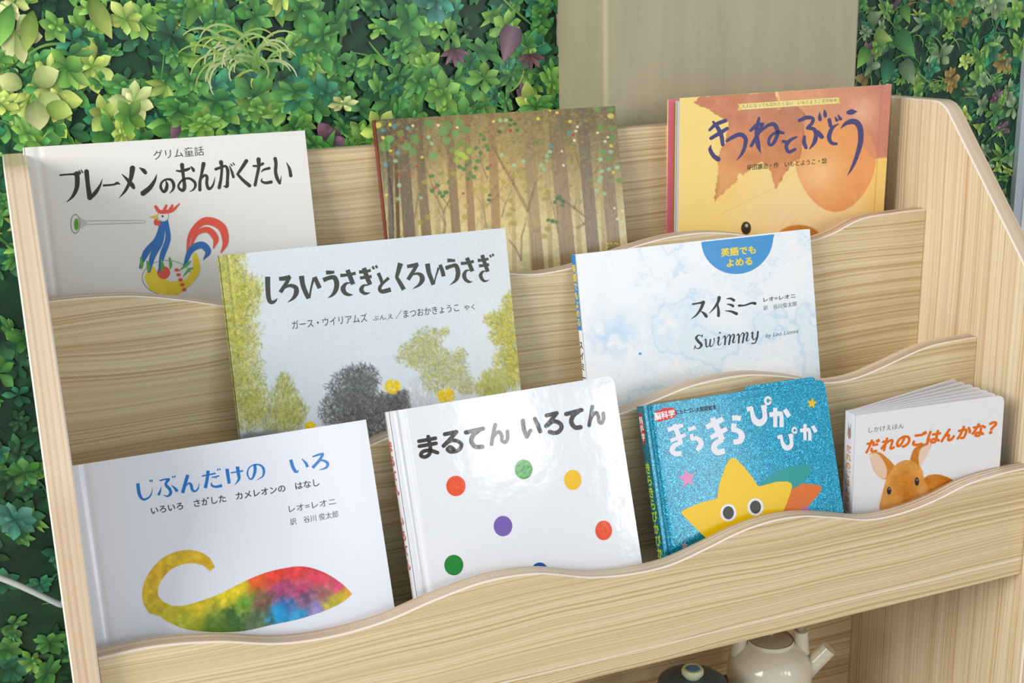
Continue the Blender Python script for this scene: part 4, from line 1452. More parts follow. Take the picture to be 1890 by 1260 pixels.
K = (62, 63, 54)
b.strokes((480, 460, 8.59), [
    [(120, 432, 70), (122, 600, 66), (136, 770, 62), (172, 838, 54), (235, 822, 36), (278, 770, 3)],
    [(300, 468, 50), (380, 462, 60), (480, 440, 62)], [(475, 428, 44), (420, 530, 52), (320, 682, 54)], [(390, 612, 18), (470, 575, 44), (560, 602, 60), (575, 680, 68), (530, 770, 44), (435, 843, 3)],
    [(655, 420, 70), (680, 570, 64), (730, 700, 62), (768, 780, 52)], [(780, 775, 30), (812, 600, 26), (855, 448, 40)], [(868, 435, 46), (910, 540, 58), (946, 615, 58)],
    [(1045, 368, 56), (1110, 366, 50), (1178, 360, 34)], [(1000, 488, 60), (1100, 450, 56), (1180, 450, 64), (1215, 540, 68), (1200, 640, 62), (1150, 720, 40), (1070, 775, 3)],
    [(1272, 415, 48), (1390, 405, 40), (1515, 378, 44)], [(1385, 325, 62), (1430, 440, 62), (1475, 555, 62)], [(1430, 530, 14), (1360, 545, 36), (1315, 620, 66), (1345, 690, 56), (1410, 720, 40), (1475, 715, 3)],
    [(1570, 360, 48), (1680, 350, 40), (1755, 330, 40)], [(1585, 455, 44), (1680, 440, 40), (1768, 430, 44)], [(1645, 295, 62), (1690, 430, 62), (1745, 560, 60)], [(1720, 565, 14), (1640, 575, 34), (1605, 640, 60), (1640, 690, 46), (1690, 700, 34), (1750, 682, 3)],
    [(1780, 270, 30), (1808, 315, 30)], [(1832, 255, 30), (1858, 298, 30)],
    [(1872, 375, 48), (1908, 452, 46), (1935, 535, 44)], [(2040, 452, 44), (1950, 535, 36), (1902, 595, 46), (1902, 648, 50), (1950, 668, 58), (2072, 636, 62)],
], K, cap='butt', scale_w=1.18)
b.strokes((700, 450, 8.59), [
    [(337, 305, 72), (302, 430, 58), (272, 535, 44)], [(272, 525, 44), (330, 620, 56), (390, 725, 60)],
    [(440, 360, 46), (520, 345, 52), (618, 322, 52)], [(605, 318, 46), (540, 430, 50), (455, 567, 52)], [(520, 492, 16), (600, 470, 36), (665, 500, 60), (680, 570, 66), (630, 650, 40), (525, 715, 3)],
    [(763, 312, 66), (785, 450, 60), (830, 570, 56), (853, 650, 46)], [(866, 640, 26), (890, 540, 18), (940, 375, 30)], [(962, 330, 48), (1000, 430, 54), (1020, 515, 54)],
    [(1078, 262, 54), (1140, 262, 44), (1202, 266, 34)], [(1050, 385, 56), (1150, 350, 48), (1215, 345, 56), (1248, 440, 62), (1235, 530, 56), (1200, 590, 36), (1115, 655, 3)],
    [(1292, 310, 44), (1400, 300, 40), (1498, 275, 40)], [(1388, 220, 56), (1430, 320, 54), (1475, 435, 54)], [(1440, 415, 12), (1380, 425, 30), (1345, 490, 54), (1365, 560, 48), (1420, 600, 36), (1480, 597, 3)],
    [(1560, 262, 46), (1650, 255, 36), (1730, 235, 36)], [(1580, 348, 44), (1670, 340, 36), (1740, 325, 40)], [(1630, 175, 52), (1670, 300, 52), (1720, 440, 50)], [(1690, 430, 12), (1640, 440, 28), (1605, 500, 48), (1640, 570, 40), (1680, 590, 28), (1745, 570, 3)],
    [(1752, 175, 26), (1774, 212, 26)], [(1792, 158, 26), (1812, 192, 26)],
], K, cap='butt', scale_w=1.18)
b.text('ガース・ウイリアムズ', (539.5, 608), (678.5, 594), 17, (60, 60, 60))
b.text('ぶん,え', (688.4, 592.5), (726, 588), 10.5, (60, 60, 60))
b.text('／まつおかきょうこ', (730, 589), (847.5, 574.5), 16, (60, 60, 60))
b.text('やく', (857, 573.5), (876.5, 571), 11, (60, 60, 60))
b.finish_cover()
b.spine((176, 174, 70), [M_MATTE], canvas=C, bulge=.0006); b.block(); b.back((206, 212, 214), M_MATTE)
tag(b.root, 'pale blue-grey picture book with yellow-green trees and a bold dark title, middle row', 'picture book', 'hardback picture books on the display shelf')

# ---- white and pale blue watercolour book, middle row right
b = Book('swimmy', 0.0095, 1)
C = Canvas(1050, 410, 1530, 800, 1.2)
n1 = fbm(C.h, C.w, 110, 41, 5); n2 = fbm(C.h, C.w, 34, 42, 5); n3 = fbm(C.h, C.w, 3, 43, 2); n4 = fbm(C.h, C.w, 70, 44, 6, .6)
C.a[:] = (244, 246, 249)
reg = np.clip((C.X - 1092) / 40, 0, 1) * np.clip((C.Y - 470) / 110 + (n1 - .5) * 2.2, 0, 1)
C.wash(reg * np.clip(.25 + (n1 - .42) * 2.4, 0, 1) * .8, (208, 229, 245))
C.wash(np.clip((C.X - 1160) / 80, 0, 1) * np.clip((n2 - .52) * 4, 0, 1) * .6, (214, 233, 247))
C.wash(np.clip(1 - np.abs(n4 - .5) * 60, 0, 1) * np.clip((C.X - 1100) / 50, 0, 1) * np.clip((n2 - .35) * 3, 0, 1) * .55, (166, 206, 240))
C.wash(np.clip(1 - np.abs(n1 - .52) * 45, 0, 1) * np.clip((C.X - 1110) / 60, 0, 1) * .5, (178, 212, 240))
C.wash(np.exp(-(((C.X - 1130) / 42)**2 + ((C.Y - 622) / 34)**2)) * np.clip((n2 - .4) * 4, 0, 1) * .8, (168, 208, 242))
C.wash(np.clip((n2 - .60) * 5, 0, 1) * .9, (248, 246, 248))
C.a += ((n3 - .5) * 6)[..., None]
C.ell(1181.5, 652.5, 2.8, 2.2, (30, 150, 220), 1, .2)
b.cover((244, 246, 249), [M_SATIN], canvas=C, edge=(240, 242, 246))
t = np.linspace(0, 1, 32)
CEN, RX = (1361.5, 437.0), 68.0
arc = [(1294.5 + 0 * t[0], 446.5)] + [(1361 - 66.5 * math.cos(q * math.pi) + 1.5 * math.sin(q * math.pi), 439.5 + 7 * (1 - 2 * q) * 1.0 + 66 * math.sin(q * math.pi)) for q in t[1:-1]] + [(1429.0, 432.0)]
b.shape(arc, (68, 150, 212))
b.text('英語でも', (1331.5, 473.5), (1395, 467.5), 15.5, (246, 216, 20), fat=.55)
b.text('よめる', (1342, 493), (1388.5, 488.5), 15.5, (246, 216, 20), fat=.55)
D = (46, 50, 42)
b.strokes((1260, 530, 7.875), [
    [(148, 245, 24), (220, 232, 22), (300, 218, 34)], [(300, 218, 44), (265, 310, 34), (200, 400, 22), (122, 462, 5)], [(265, 345, 8), (318, 388, 38), (342, 420, 40)],
    [(530, 150, 44), (510, 220, 34), (450, 310, 22), (380, 382, 4)], [(505, 240, 20), (520, 340, 34), (520, 412, 36)],
    [(640, 165, 10), (700, 165, 28), (742, 188, 36)], [(645, 245, 10), (700, 255, 28), (730, 272, 34)], [(615, 342, 6), (700, 350, 26), (780, 383, 40)],
    [(818, 266, 30), (900, 262, 20), (1000, 230, 26), (1050, 235, 38)],
], D, scale_w=1.15)
b.strokes((1260, 530, 7.875), [
    [(278, 735, 4), (286, 690, 12)], [(285, 712, 8), (232, 695, 14), (195, 735, 28), (230, 790, 34), (272, 838, 30), (235, 888, 14), (192, 880, 10), (178, 850, 8)], [(182, 845, 10), (166, 900, 8)],
    [(310, 772, 5), (335, 755, 14), (338, 820, 20), (348, 866, 14), (385, 838, 8), (404, 760, 18)], [(402, 762, 18), (394, 840, 18), (418, 860, 10), (455, 800, 7), (458, 742, 14)],
    [(496, 748, 5), (528, 722, 16), (515, 800, 20), (518, 840, 12), (548, 832, 6), (565, 800, 4)],
    [(578, 735, 5), (610, 706, 16), (618, 750, 20), (612, 832, 20)], [(620, 765, 6), (668, 690, 10), (690, 715, 20), (672, 828, 20)], [(685, 755, 6), (728, 682, 10), (748, 706, 20), (728, 795, 18), (755, 800, 7), (775, 770, 4)],
    [(778, 706, 5), (808, 680, 16), (818, 722, 20), (812, 806, 20)], [(820, 738, 6), (866, 664, 10), (888, 688, 20), (870, 802, 20)], [(884, 728, 6), (926, 656, 10), (944, 680, 20), (926, 768, 18), (952, 774, 7), (968, 744, 4)],
    [(986, 682, 5), (1018, 652, 14), (1012, 722, 20), (1034, 764, 10), (1072, 728, 8)], [(1094, 645, 20), (1080, 740, 20), (1050, 808, 12), (1008, 814, 16)],
], (50, 58, 64), scale_w=1.2)
b.disc(540, 660, 13, 11, (40, 44, 48), org=(1260, 530, 7.875))
b.text('レオ=レオニ', (1409.2, 557.2), (1468.5, 549.4), 8.6, (70, 74, 76), bold=0.015)
b.text('訳　谷川俊太郎', (1409.2, 572.6), (1470.8, 564.4), 9.2, (110, 116, 122))
b.text('by Leo Lionni', (1413, 623.0), (1474, 614.0), 7.8, (120, 128, 136), shear=0.25, latin=True)
b.finish_cover()
b.spine((244, 246, 250), [M_SATIN], bulge=.0005, build=False)
h, th = b.h, b.th
q = b.L([-.0012] * 4, [0.0, 0.0, .082, .082], [-.0003, -th + .0003, -th + .0003, -.0003])
b.smb.add(q, [(0, 1, 2, 3)], (40, 140, 222))
b.finish_spine()
bb = b
def spine_letters(bk, body, v0, v1, col, size, ts=.00135, frac=.5):
    """lettering read downwards on a spine, printed into the spine's own mesh"""
    for i, chx in enumerate(body):
        g, f = glyphs(chx, 0.03)
        vc_ = v0 + (v1 - v0) * (i + 0.5) / len(body)
        nl = -bk.th * (1 - frac) + (g[:, 0] - .5) * size
        bk.smb.add(bk.L(-ts, vc_ - (g[:, 1] - .4) * size, nl), f, col, 0)
bpy.data.objects.remove([c for c in b.root.children if c.name.startswith('spine')][0])
b.spine((244, 246, 250), [M_SATIN], bulge=.0005, build=False)
b.smb.add(q, [(0, 1, 2, 3)], (40, 140, 222))
spine_letters(b, '英語でもよめる', .010, .078, (240, 214, 30), .0092)
spine_letters(b, 'スイミー', .092, .140, (70, 74, 76), .009)
b.finish_spine(); b.block(); b.back((244, 246, 249), M_SATIN)
tag(b.root, 'white and pale blue watercolour picture book with a blue half-circle at its top edge', 'picture book', 'hardback picture books on the display shelf')

# ---- white book with a blue title and a rainbow shape, bottom row left
b = Book('leaf', 0.0095, 2)
b.prof = (0.0115, 0.0030)
WH = (229, 231, 240)
b.cover(WH, [M_GLOSS])
BLUE = (0, 116, 196)
b.strokes((240, 840, 7.27), [
    [(103, 375, 34), (125, 520, 34), (170, 588, 24), (230, 580, 20), (280, 530, 14), (303, 440, 3)], [(268, 328, 14), (272, 355, 14)], [(292, 328, 14), (297, 355, 14)],
    [(395, 340, 14), (470, 322, 16), (535, 318, 22)], [(520, 320, 28), (480, 390, 28), (530, 450, 32), (545, 510, 30), (500, 548, 18), (440, 528, 3)], [(418, 425, 5), (405, 480, 18), (380, 535, 30)], [(555, 400, 5), (600, 440, 24), (635, 485, 34)], [(570, 278, 14), (576, 303, 14)], [(598, 270, 14), (603, 298, 14)],
    [(775, 262, 34), (740, 380, 34), (705, 505, 34)], [(745, 420, 8), (790, 372, 16), (820, 400, 30), (835, 460, 28), (870, 482, 20), (910, 450, 14), (930, 372, 3)],
    [(965, 278, 14), (1050, 262, 16), (1150, 240, 16)], [(1048, 205, 34), (1035, 320, 32), (1010, 440, 34)], [(1095, 298, 12), (1200, 275, 14)], [(1140, 312, 4), (1165, 295, 10)], [(1095, 360, 3), (1095, 400, 20), (1150, 422, 24), (1235, 405, 30)], [(1175, 178, 12), (1180, 205, 14)], [(1203, 175, 12), (1208, 200, 14)],
    [(1300, 180, 34), (1315, 280, 34), (1330, 380, 30)], [(1350, 235, 12), (1518, 208, 16)], [(1440, 150, 34), (1455, 250, 34), (1460, 320, 26), (1405, 398, 3)],
    [(1675, 125, 30), (1675, 220, 30), (1640, 310, 18), (1600, 310, 14), (1575, 240, 16), (1600, 165, 12), (1680, 122, 12), (1760, 140, 20), (1795, 200, 26), (1780, 280, 16), (1700, 332, 3)],
], BLUE, cap='butt', scale_w=1.35)
b.strokes((100, 780, 2.8636), [
    [(1250, 195, 13), (1262, 235, 13), (1278, 262, 12)], [(1280, 264, 9), (1292, 250, 3)], [(1308, 190, 3), (1330, 213, 10), (1339, 234, 12)],
    [(1365, 180, 6), (1398, 168, 8), (1424, 162, 8)], [(1422, 164, 10), (1400, 200, 11), (1365, 238, 12)], [(1380, 218, 3), (1412, 198, 7), (1444, 212, 12), (1438, 236, 9), (1400, 250, 2)],
], BLUE, cap='butt', scale_w=1.35)
b.text('いろいろ　さがした　カメレオンの　はなし', (279.8, 949.4), (590, 896.2), 14.5, (58, 58, 60), bold=.018)
b.text('レオ=レオニ', (534, 946), (620.5, 931), 14, (66, 66, 68), bold=.004)
b.text('訳　谷川 俊太郎', (536.5, 969.2), (625, 954), 13, (78, 78, 80))
ANC = np.array([(290, 1080, 222, 182, 20), (268, 1110, 214, 180, 24), (330, 1032, 222, 184, 20), (372, 1030, 216, 176, 22), (300, 1150, 200, 190, 30), (345, 1155, 170, 176, 30), (360, 1115, 220, 196, 20), (420, 1096, 230, 206, 20), (440, 1080, 228, 204, 24), (400, 1155, 92, 128, 36), (430, 1145, 70, 112, 44), (455, 1112, 110, 156, 40), (470, 1070, 236, 92, 28), (505, 1060, 226, 60, 36), (548, 1052, 224, 54, 52), (590, 1062, 216, 50, 74), (625, 1080, 214, 60, 110), (640, 1092, 226, 170, 30), (628, 1108, 214, 186, 30), (612, 1112, 190, 180, 50), (520, 1090, 176, 70, 120), (485, 1110, 120, 84, 66), (475, 1140, 84, 104, 70), (515, 1130, 20, 150, 208), (545, 1140, 60, 160, 214), (530, 1118, 70, 110, 170), (585, 1122, 140, 128, 186), (565, 1104, 118, 84, 118), (600, 1095, 150, 90, 90), (555, 1085, 190, 70, 110)], float)
_N = fbm(200, 420, 9, 51, 4)
def rainbow(x, y):
    xi, yi = np.clip(x - 250, 0, 418).astype(int), np.clip(y - 1000, 0, 198).astype(int)
    nz = _N[yi, xi] - .5
    d2 = (x[:, None] + nz[:, None] * 26 - ANC[None, :, 0])**2 + (y[:, None] - nz[:, None] * 22 - ANC[None, :, 1])**2
    wgt = 1 / (d2 + 25)**2
    c = (wgt[..., None] * ANC[None, :, 2:]).sum(1) / wgt.sum(1)[:, None]
    return np.clip(c + nz[:, None] * 70 + np.random.RandomState(2).uniform(-9, 9, c.shape), 0, 255)
stem = catmull([(392, 1050, 12), (376, 1033, 20), (345, 1027, 25), (308, 1040, 26), (282, 1072, 27), (278, 1104, 30), (296, 1130, 36)], 8)
d_ = np.gradient(stem[:, :2], axis=0); d_ /= np.linalg.norm(d_, axis=1)[:, None]
nn_ = np.stack([-d_[:, 1], d_[:, 0]], 1) * stem[:, 2:3] / 2
inner, outer = stem[:, :2] - nn_, stem[:, :2] + nn_
lo_side, hi_side = (outer, inner) if outer[len(outer) // 2, 0] > inner[len(inner) // 2, 0] else (inner, outer)
body_ = [(318, 1118), (345, 1116), (400, 1098), (440, 1078), (480, 1060), (520, 1049), (560, 1045), (598, 1056), (630, 1076), (650, 1096), (630, 1112), (596, 1128), (548, 1143), (500, 1153), (450, 1164), (395, 1166), (345, 1161), (310, 1147)]
body = [tuple(p) for p in catmull(np.c_[np.array(body_[:10], float), np.ones(10)], 5)[:, :2]] + [tuple(p) for p in catmull(np.c_[np.array(body_[9:] + [(296, 1137)], float), np.ones(10)], 5)[1:, :2]]
outline = [tuple(p) for p in lo_side[:-3]] + body + [tuple(p) for p in hi_side[:-3][::-1]]
b.fill(outline, rainbow, 2.2)
b.finish_cover()
b.spine((40, 40, 42), [M_GLOSS]); b.block(); b.back(WH, M_GLOSS)
tag(b.root, 'white picture book with a slim blue title above a rainbow-coloured shape, front row left', 'picture book', 'hardback picture books on the display shelf')

# ---- white board book with coloured dots, bottom row second
b = Book('dots', 0.0150, 2)
b.prof = (0.0105, 0.0030)
WH = (230, 231, 236)
b.cover(WH, [M_DOTS], round_r=.007)
KK = (52, 54, 48)
b.strokes((760, 740, 5.108), [[(x, y, wd) for x, y in st] for st, wd in (
    ([(68, 378), (150, 364), (222, 350)], 32), ([(72, 425), (150, 412), (228, 398)], 32), ([(155, 335), (168, 400), (175, 450), (165, 500), (125, 526), (86, 512), (105, 476), (170, 464), (242, 486)], 32),
    ([(312, 312), (420, 290)], 34), ([(420, 290), (360, 360), (300, 422)], 34), ([(300, 422), (360, 376), (425, 375), (468, 410), (440, 462), (370, 478), (336, 456), (362, 432), (398, 456)], 32),
    ([(510, 295), (600, 275), (672, 260)], 36), ([(640, 270), (580, 320), (562, 380), (600, 430), (664, 430)], 38),
    ([(787, 222), (768, 310), (752, 406)], 32), ([(762, 345), (795, 302), (828, 292), (848, 330), (850, 370), (880, 388), (902, 352), (902, 285)], 31),
    ([(1047, 185), (1056, 260), (1084, 334)], 37), ([(1084, 334), (1120, 276)], 32), ([(1160, 168), (1190, 230), (1210, 284)], 36),
    ([(1272, 135), (1366, 113)], 34), ([(1366, 113), (1320, 172), (1266, 235)], 34), ([(1266, 235), (1330, 192), (1390, 205), (1412, 245), (1385, 288), (1340, 300), (1302, 290)], 36),
    ([(1455, 122), (1530, 103), (1600, 84)], 36), ([(1570, 97), (1520, 140), (1504, 200), (1540, 248), (1590, 246)], 38),
    ([(1702, 52), (1688, 140), (1672, 228)], 32), ([(1684, 165), (1715, 122), (1742, 112), (1760, 150), (1764, 190), (1788, 208), (1808, 165), (1805, 115)], 31))], KK, scale_w=1.14)
OD = (680, 680, 2.864)
for cx, cy, rx, ry, c in ((462, 620, 51, 54, (232, 78, 24)), (820, 532, 47, 52, (54, 150, 52)), (1080, 588, 46, 53, (240, 190, 10)), (711, 832, 49, 54, (118, 92, 172)), (1243, 855, 44, 52, (230, 76, 20)), (451, 1038, 50, 54, (22, 130, 40)), (905, 1078, 47, 54, (28, 82, 156))):
    b.disc(cx, cy, rx, ry, c, org=OD)
b.finish_cover()
b.spine(WH, [M_DOTS], build=False)
spine_letters(b, 'まるてん', .026, .082, (206, 96, 104), .0115, .0020); spine_letters(b, 'いろてん', .098, .154, (206, 96, 104), .0115, .0020)
b.finish_spine(); b.block(inset=(.004, .003)); b.back(WH, M_DOTS)
tag(b.root, 'glossy white board book with coloured dots under a chunky dark title', 'picture book', 'board books in the front pocket')

# ---- blue glitter book with a yellow star, bottom row third
b = Book('star', 0.0165, 2)
b.prof = (0.0065, 0.0018)
b.cover((10, 120, 170), [M_FOIL, M_SATIN], round_r=.008, edge=(228, 228, 232))
OS = (1150, 680, 3.316)
P_ = 1
WT = (228, 226, 234)
b.shape([(840, 705), (920, 640), (1010, 602), (1100, 585), (1157, 596), (1140, 640), (1100, 700), (1060, 722), (1000, 760), (900, 760)], (10, 148, 144), P_, OS)
b.shape([(1020, 745), (1100, 702), (1190, 711), (1214, 722), (1212, 745), (1190, 778), (1130, 845), (1140, 880), (960, 900)], (218, 106, 8), P_, OS)
b.shape([(1085, 866), (1110, 846), (1138, 856), (1136, 880), (1080, 885)], (168, 96, 176), P_, OS)
star = [(352, 880), (375, 862), (470, 822), (575, 795), (590, 700), (625, 600), (650, 556), (668, 545), (695, 556), (740, 600), (790, 665), (828, 722), (940, 692), (1005, 690), (1030, 702), (1034, 725), (1020, 775), (985, 865), (900, 950), (760, 1010), (640, 1070), (530, 1060), (490, 1020), (420, 952)]
b.shape(star, (240, 196, 0), P_, OS)
for cx, cy in ((644, 882), (810, 847)):
    b.disc(cx, cy, 49, 54, (232, 232, 240), P_, OS); b.disc(cx, cy, 34, 40, (58, 56, 44), P_, OS)
def star5(cx, cy, R_, rot, col, org):
    pts = [(cx + (R_ if i % 2 == 0 else R_ * .45) * math.cos(rot + i * math.pi / 5), cy + (R_ if i % 2 == 0 else R_ * .45) * 1.08 * math.sin(rot + i * math.pi / 5)) for i in range(10)]
    b.shape(pts, col, P_, org)
star5(392, 672, 56, -1.75, (226, 140, 184), OS)
star5(1155, 212, 34, -1.45, (232, 184, 14), OS)
star5(376, 1082, 26, -1.5, (150, 132, 140), OS)
for cx, cy, r in ((222, 290, 36), (258, 278, 38), (292, 272, 34)): b.disc(cx, cy, r * .95, r, (214, 34, 28), P_, OS)
b.text('脳科学', (1208.5, 775.5), (1246, 768.5), 14, (240, 240, 240), P_, fat=.4)
b.text('にもとづいた知育絵本', (1247.5, 765), (1323, 755.5), 9.4, (26, 40, 56), P_, fat=.2)
b.strokes((1220, 720, 9.45), [
    [(112, 690, 64), (250, 648, 68), (384, 610, 60)], [(160, 880, 56), (300, 828, 62), (428, 770, 58)], [(228, 592, 70), (290, 760, 84), (348, 935, 70)], [(345, 915, 60), (230, 965, 80), (190, 1050, 84), (250, 1105, 80), (355, 1100, 76)],
    [(470, 690, 60), (600, 645, 62)], [(528, 765, 60), (540, 850, 62)], [(515, 862, 50), (620, 838, 70), (692, 905, 84), (680, 975, 80), (620, 1050, 62)],
    [(785, 648, 84), (930, 575, 86), (1085, 495, 80)], [(860, 830, 74), (1000, 750, 80), (1150, 668, 72)], [(890, 482, 84), (980, 680, 104), (1070, 870, 90)], [(1080, 860, 70), (960, 920, 90), (920, 1010, 96), (980, 1080, 92), (1110, 1058, 88)],
    [(1235, 485, 80), (1310, 480, 82), (1392, 495, 82)], [(1270, 578, 86), (1262, 690, 86)], [(1225, 690, 60), (1340, 706, 80), (1405, 790, 100), (1370, 885, 90), (1256, 905, 82)],
], WT, P_, cap='butt', scale_w=1.1)
b.strokes((1360, 720, 10.5), [
    [(188, 372, 78), (305, 345, 80)], [(280, 330, 60), (300, 470, 78), (350, 590, 110), (440, 632, 120), (530, 565, 96), (535, 440, 82), (505, 285, 86)], [(500, 330, 70), (575, 318, 72)],
    [(625, 475, 84), (760, 458, 88), (850, 452, 80)], [(845, 415, 60), (862, 520, 72), (862, 715, 78)], [(740, 338, 74), (740, 520, 74), (740, 715, 74)], [(922, 372, 84), (1012, 512, 84)],
    [(782, 915, 62), (882, 892, 64)], [(855, 875, 44), (872, 990, 60), (915, 1085, 84), (980, 1118, 92), (1050, 1065, 76), (1052, 960, 64), (1025, 845, 70)], [(1022, 885, 56), (1092, 872, 58)],
    [(1220, 782, 66), (1320, 768, 68), (1395, 762, 62)], [(1385, 735, 46), (1408, 830, 60), (1412, 975, 62)], [(1316, 655, 62), (1316, 800, 62), (1316, 968, 60)], [(1462, 690, 66), (1532, 812, 66)],
], WT, P_, cap='butt', scale_w=1.1)
for cx, cy, ro in ((598, 202, 57), (1113, 775, 43)):
    tt = np.linspace(0, 2 * math.pi, 25)
    b.strokes((1360, 720, 10.5), [[(cx + ro * .94 * math.cos(q), cy + ro * 1.12 * math.sin(q), ro * .84) for q in tt]], WT, P_)
b.finish_cover('blue glitter front cover with a yellow star')
b.spine((0, 84, 160), [M_FOIL, M_SATIN], bulge=.0008, build=False)
t_ = b.th
q = [(-t_ * .5 + .0044 * math.cos(a), .0225 + .017 * math.sin(a)) for a in np.linspace(0, 2 * math.pi, 28, endpoint=False)]
b.smb.add(b.L([-.00145] * 28, [p[1] for p in q], [p[0] for p in q]), [tuple(range(28))], (210, 30, 26), 1)
def spine_letters2(body, v0, v1, col, size, ts):
    for i, chx in enumerate(body):
        g, f = glyphs(chx, 0.03)
        vc_ = v0 + (v1 - v0) * (i + 0.5) / len(body)
        b.smb.add(b.L(-ts, vc_ - (g[:, 1] - .4) * size, -t_ / 2 + (g[:, 0] - .5) * size), f, col, 1)
spine_letters2('脳科学', .010, .036, (240, 230, 230), .0082, .00155)
spine_letters2('きらきらぴかぴか', .058, .158, (190, 204, 40), .0125, .00155)
b.finish_spine(); b.block(col=(232, 232, 236), inset=(.006, .002)); b.back((20, 130, 170), M_FOIL)
mb = MB()                                # thick leaf that stands a little proud of the covers
w, h = b.w, b.h
mb.add(b.L([w * .56, w * .945, w * .96, w * .96, w * .56] * 2, [-.0045, -.0045, -.002, .02, .02] * 2, [-.0040] * 5 + [-.0052] * 5),
       [(0, 1, 2, 3, 4), (9, 8, 7, 6, 5), (0, 5, 6, 1), (1, 6, 7, 2), (2, 7, 8, 3), (4, 9, 5, 0)], (20, 130, 170))
mb.build('index_tab', M_FOIL, b.root)
tag(b.root, 'blue glitter picture book with a big yellow star in the front row', 'picture book', 'board books in the front pocket')

# ---- small white board book with an orange title, standing fanned open at the right end
b = Book('who', 0.0200, 2)
C = Canvas(1565, 715, 1865, 1010, 1.5)
C.a[:] = (228, 227, 230)
n1 = fbm(C.h, C.w, 26, 61, 4); n2 = fbm(C.h, C.w, 4, 62, 3)
def furry(pts, c0, c1, cx, cy, rr):
    t = np.zeros_like(C.a)
    m_ = np.clip(np.hypot((C.X - cx), (C.Y - cy)) / rr, 0, 1)[..., None]
    t[:] = np.array(c0, float) * (1 - m_) + np.array(c1, float) * m_
    t += ((n1 - .5) * 34 + (n2 - .5) * 22)[..., None]
    C.poly(pts, None, 1, t)
OR = (1590, 770, 7.0)
def o2(L): return [(OR[0] + x / OR[2], OR[1] + y / OR[2]) for x, y in L]
def sm(L):
    A = np.array(L + L[:1], float)
    return [tuple(p) for p in catmull(np.c_[A, np.ones(len(A))], 6)[:, :2]]
furry(sm(o2([(790, 800), (860, 750), (960, 735), (1080, 760), (1180, 810), (1260, 900), (1280, 1100), (1200, 1250), (820, 1250)])), (216, 142, 56), (196, 116, 30), 1728, 900, 26)
furry(sm(o2([(95, 470), (230, 450), (330, 520), (400, 590), (440, 660), (400, 740), (310, 800), (220, 760), (150, 660)])), (214, 140, 52), (200, 122, 40), 1640, 850, 20)
C.poly(sm(o2([(100, 480), (200, 465), (290, 570), (330, 690), (305, 790), (220, 755), (150, 650)])), (232, 196, 176), .95)
C.ell(1606, 841, 6, 5, (240, 226, 222), .7, .8)
furry(sm(o2([(625, 560), (660, 440), (720, 370), (800, 340), (900, 330), (870, 440), (800, 570), (755, 645), (680, 600)])), (206, 132, 44), (196, 116, 34), 1690, 840, 20)
C.poly(sm(o2([(735, 520), (770, 400), (890, 320), (900, 120), (905, 240), (880, 420), (810, 560), (755, 640)])), (234, 204, 188), .95)
C.poly(sm(o2([(850, 330), (895, 120), (915, 200), (890, 350)])), (226, 214, 212), .9)
furry(sm(o2([(290, 900), (320, 790), (380, 690), (470, 590), (600, 550), (720, 600), (790, 690), (810, 800), (860, 900), (860, 1000), (800, 1180), (650, 1260), (330, 1260), (235, 1180), (250, 1060)])), (198, 116, 26), (218, 152, 72), 1672, 890, 34)
C.ell(1674, 925, 12, 18, (190, 100, 24), .5, .9)
C.ell(1632, 925, 13, 20, (226, 172, 112), .5, .9); C.ell(1702, 908, 11, 14, (228, 178, 122), .6, .9)
for x, y, rx, ry in ((1641, 905.5, 4.2, 7.2), (1692.3, 888.5, 4.2, 8.0)):
    C.ell(x, y, rx + 2.6, ry + 2.4, (232, 196, 150), .8, .6)
    C.ell(x, y, rx, ry, (48, 34, 28), 1, .12); C.ell(x + .4, y - 3.2, 1.3, 1.6, (230, 228, 224), .95, .3)
C.wash((C.Y > 996) * 1.0, (228, 227, 230))
b.cover((228, 227, 230), [M_SATIN], round_r=.0085, canvas=C, step=1.2, tc=.0022)
b.text('しかけえほん', (1603, 798.5), (1668, 790.2), 10.6, (84, 84, 88))
OG = (226, 106, 0)
def slant(ch_, cx, cy, hw, hh, tilt=-.135):
    x0, y0 = OR[0] + (cx - hw) / 7.0, OR[1] + (cy + hh - hw * tilt * 0) / 7.0
    b.text(ch_, (x0, y0 - tilt * hw / 7.0), (x0 + 2 * hw / 7.0, y0 + tilt * hw / 7.0), 2 * hh / 7.0, OG, shear=.18, fat=1.35)
for ch_, cx, cy in (('だ', 140, 365), ('れ', 335, 340), ('の', 535, 303), ('ご', 745, 275), ('は', 928, 247), ('ん', 1110, 222), ('か', 1318, 188), ('な', 1508, 158), ('？', 1690, 126)):
    slant(ch_, cx, cy, 46 if ch_ == '？' else 86, 92)
b.finish_cover()
w, h, th = b.w, b.h, b.th
b.spine((226, 228, 234), [M_SATIN], bulge=.0004, ts=.0004, build=False)
spine_letters(b, 'だれのごはんかな？', .036, .124, (220, 138, 70), .0092, .00100, .5)
for dx in (-.0028, .0028):
    g = [(-th / 2 + dx, .010), (-th / 2 + dx * .5 - .001, .020), (-th / 2 + dx * .5 + .001, .020)]
    b.smb.add(b.L([-.0010] * 3, [p[1] for p in g], [p[0] for p in g]), [(0, 1, 2)], (126, 104, 96))
g = np.linspace(0, 2 * math.pi, 20, endpoint=False)
b.smb.add(b.L([-.00098] * 20, .0235 + .0062 * np.sin(g), -th / 2 + .0036 * np.cos(g)), [tuple(range(20))], (168, 138, 124))
b.finish_spine()
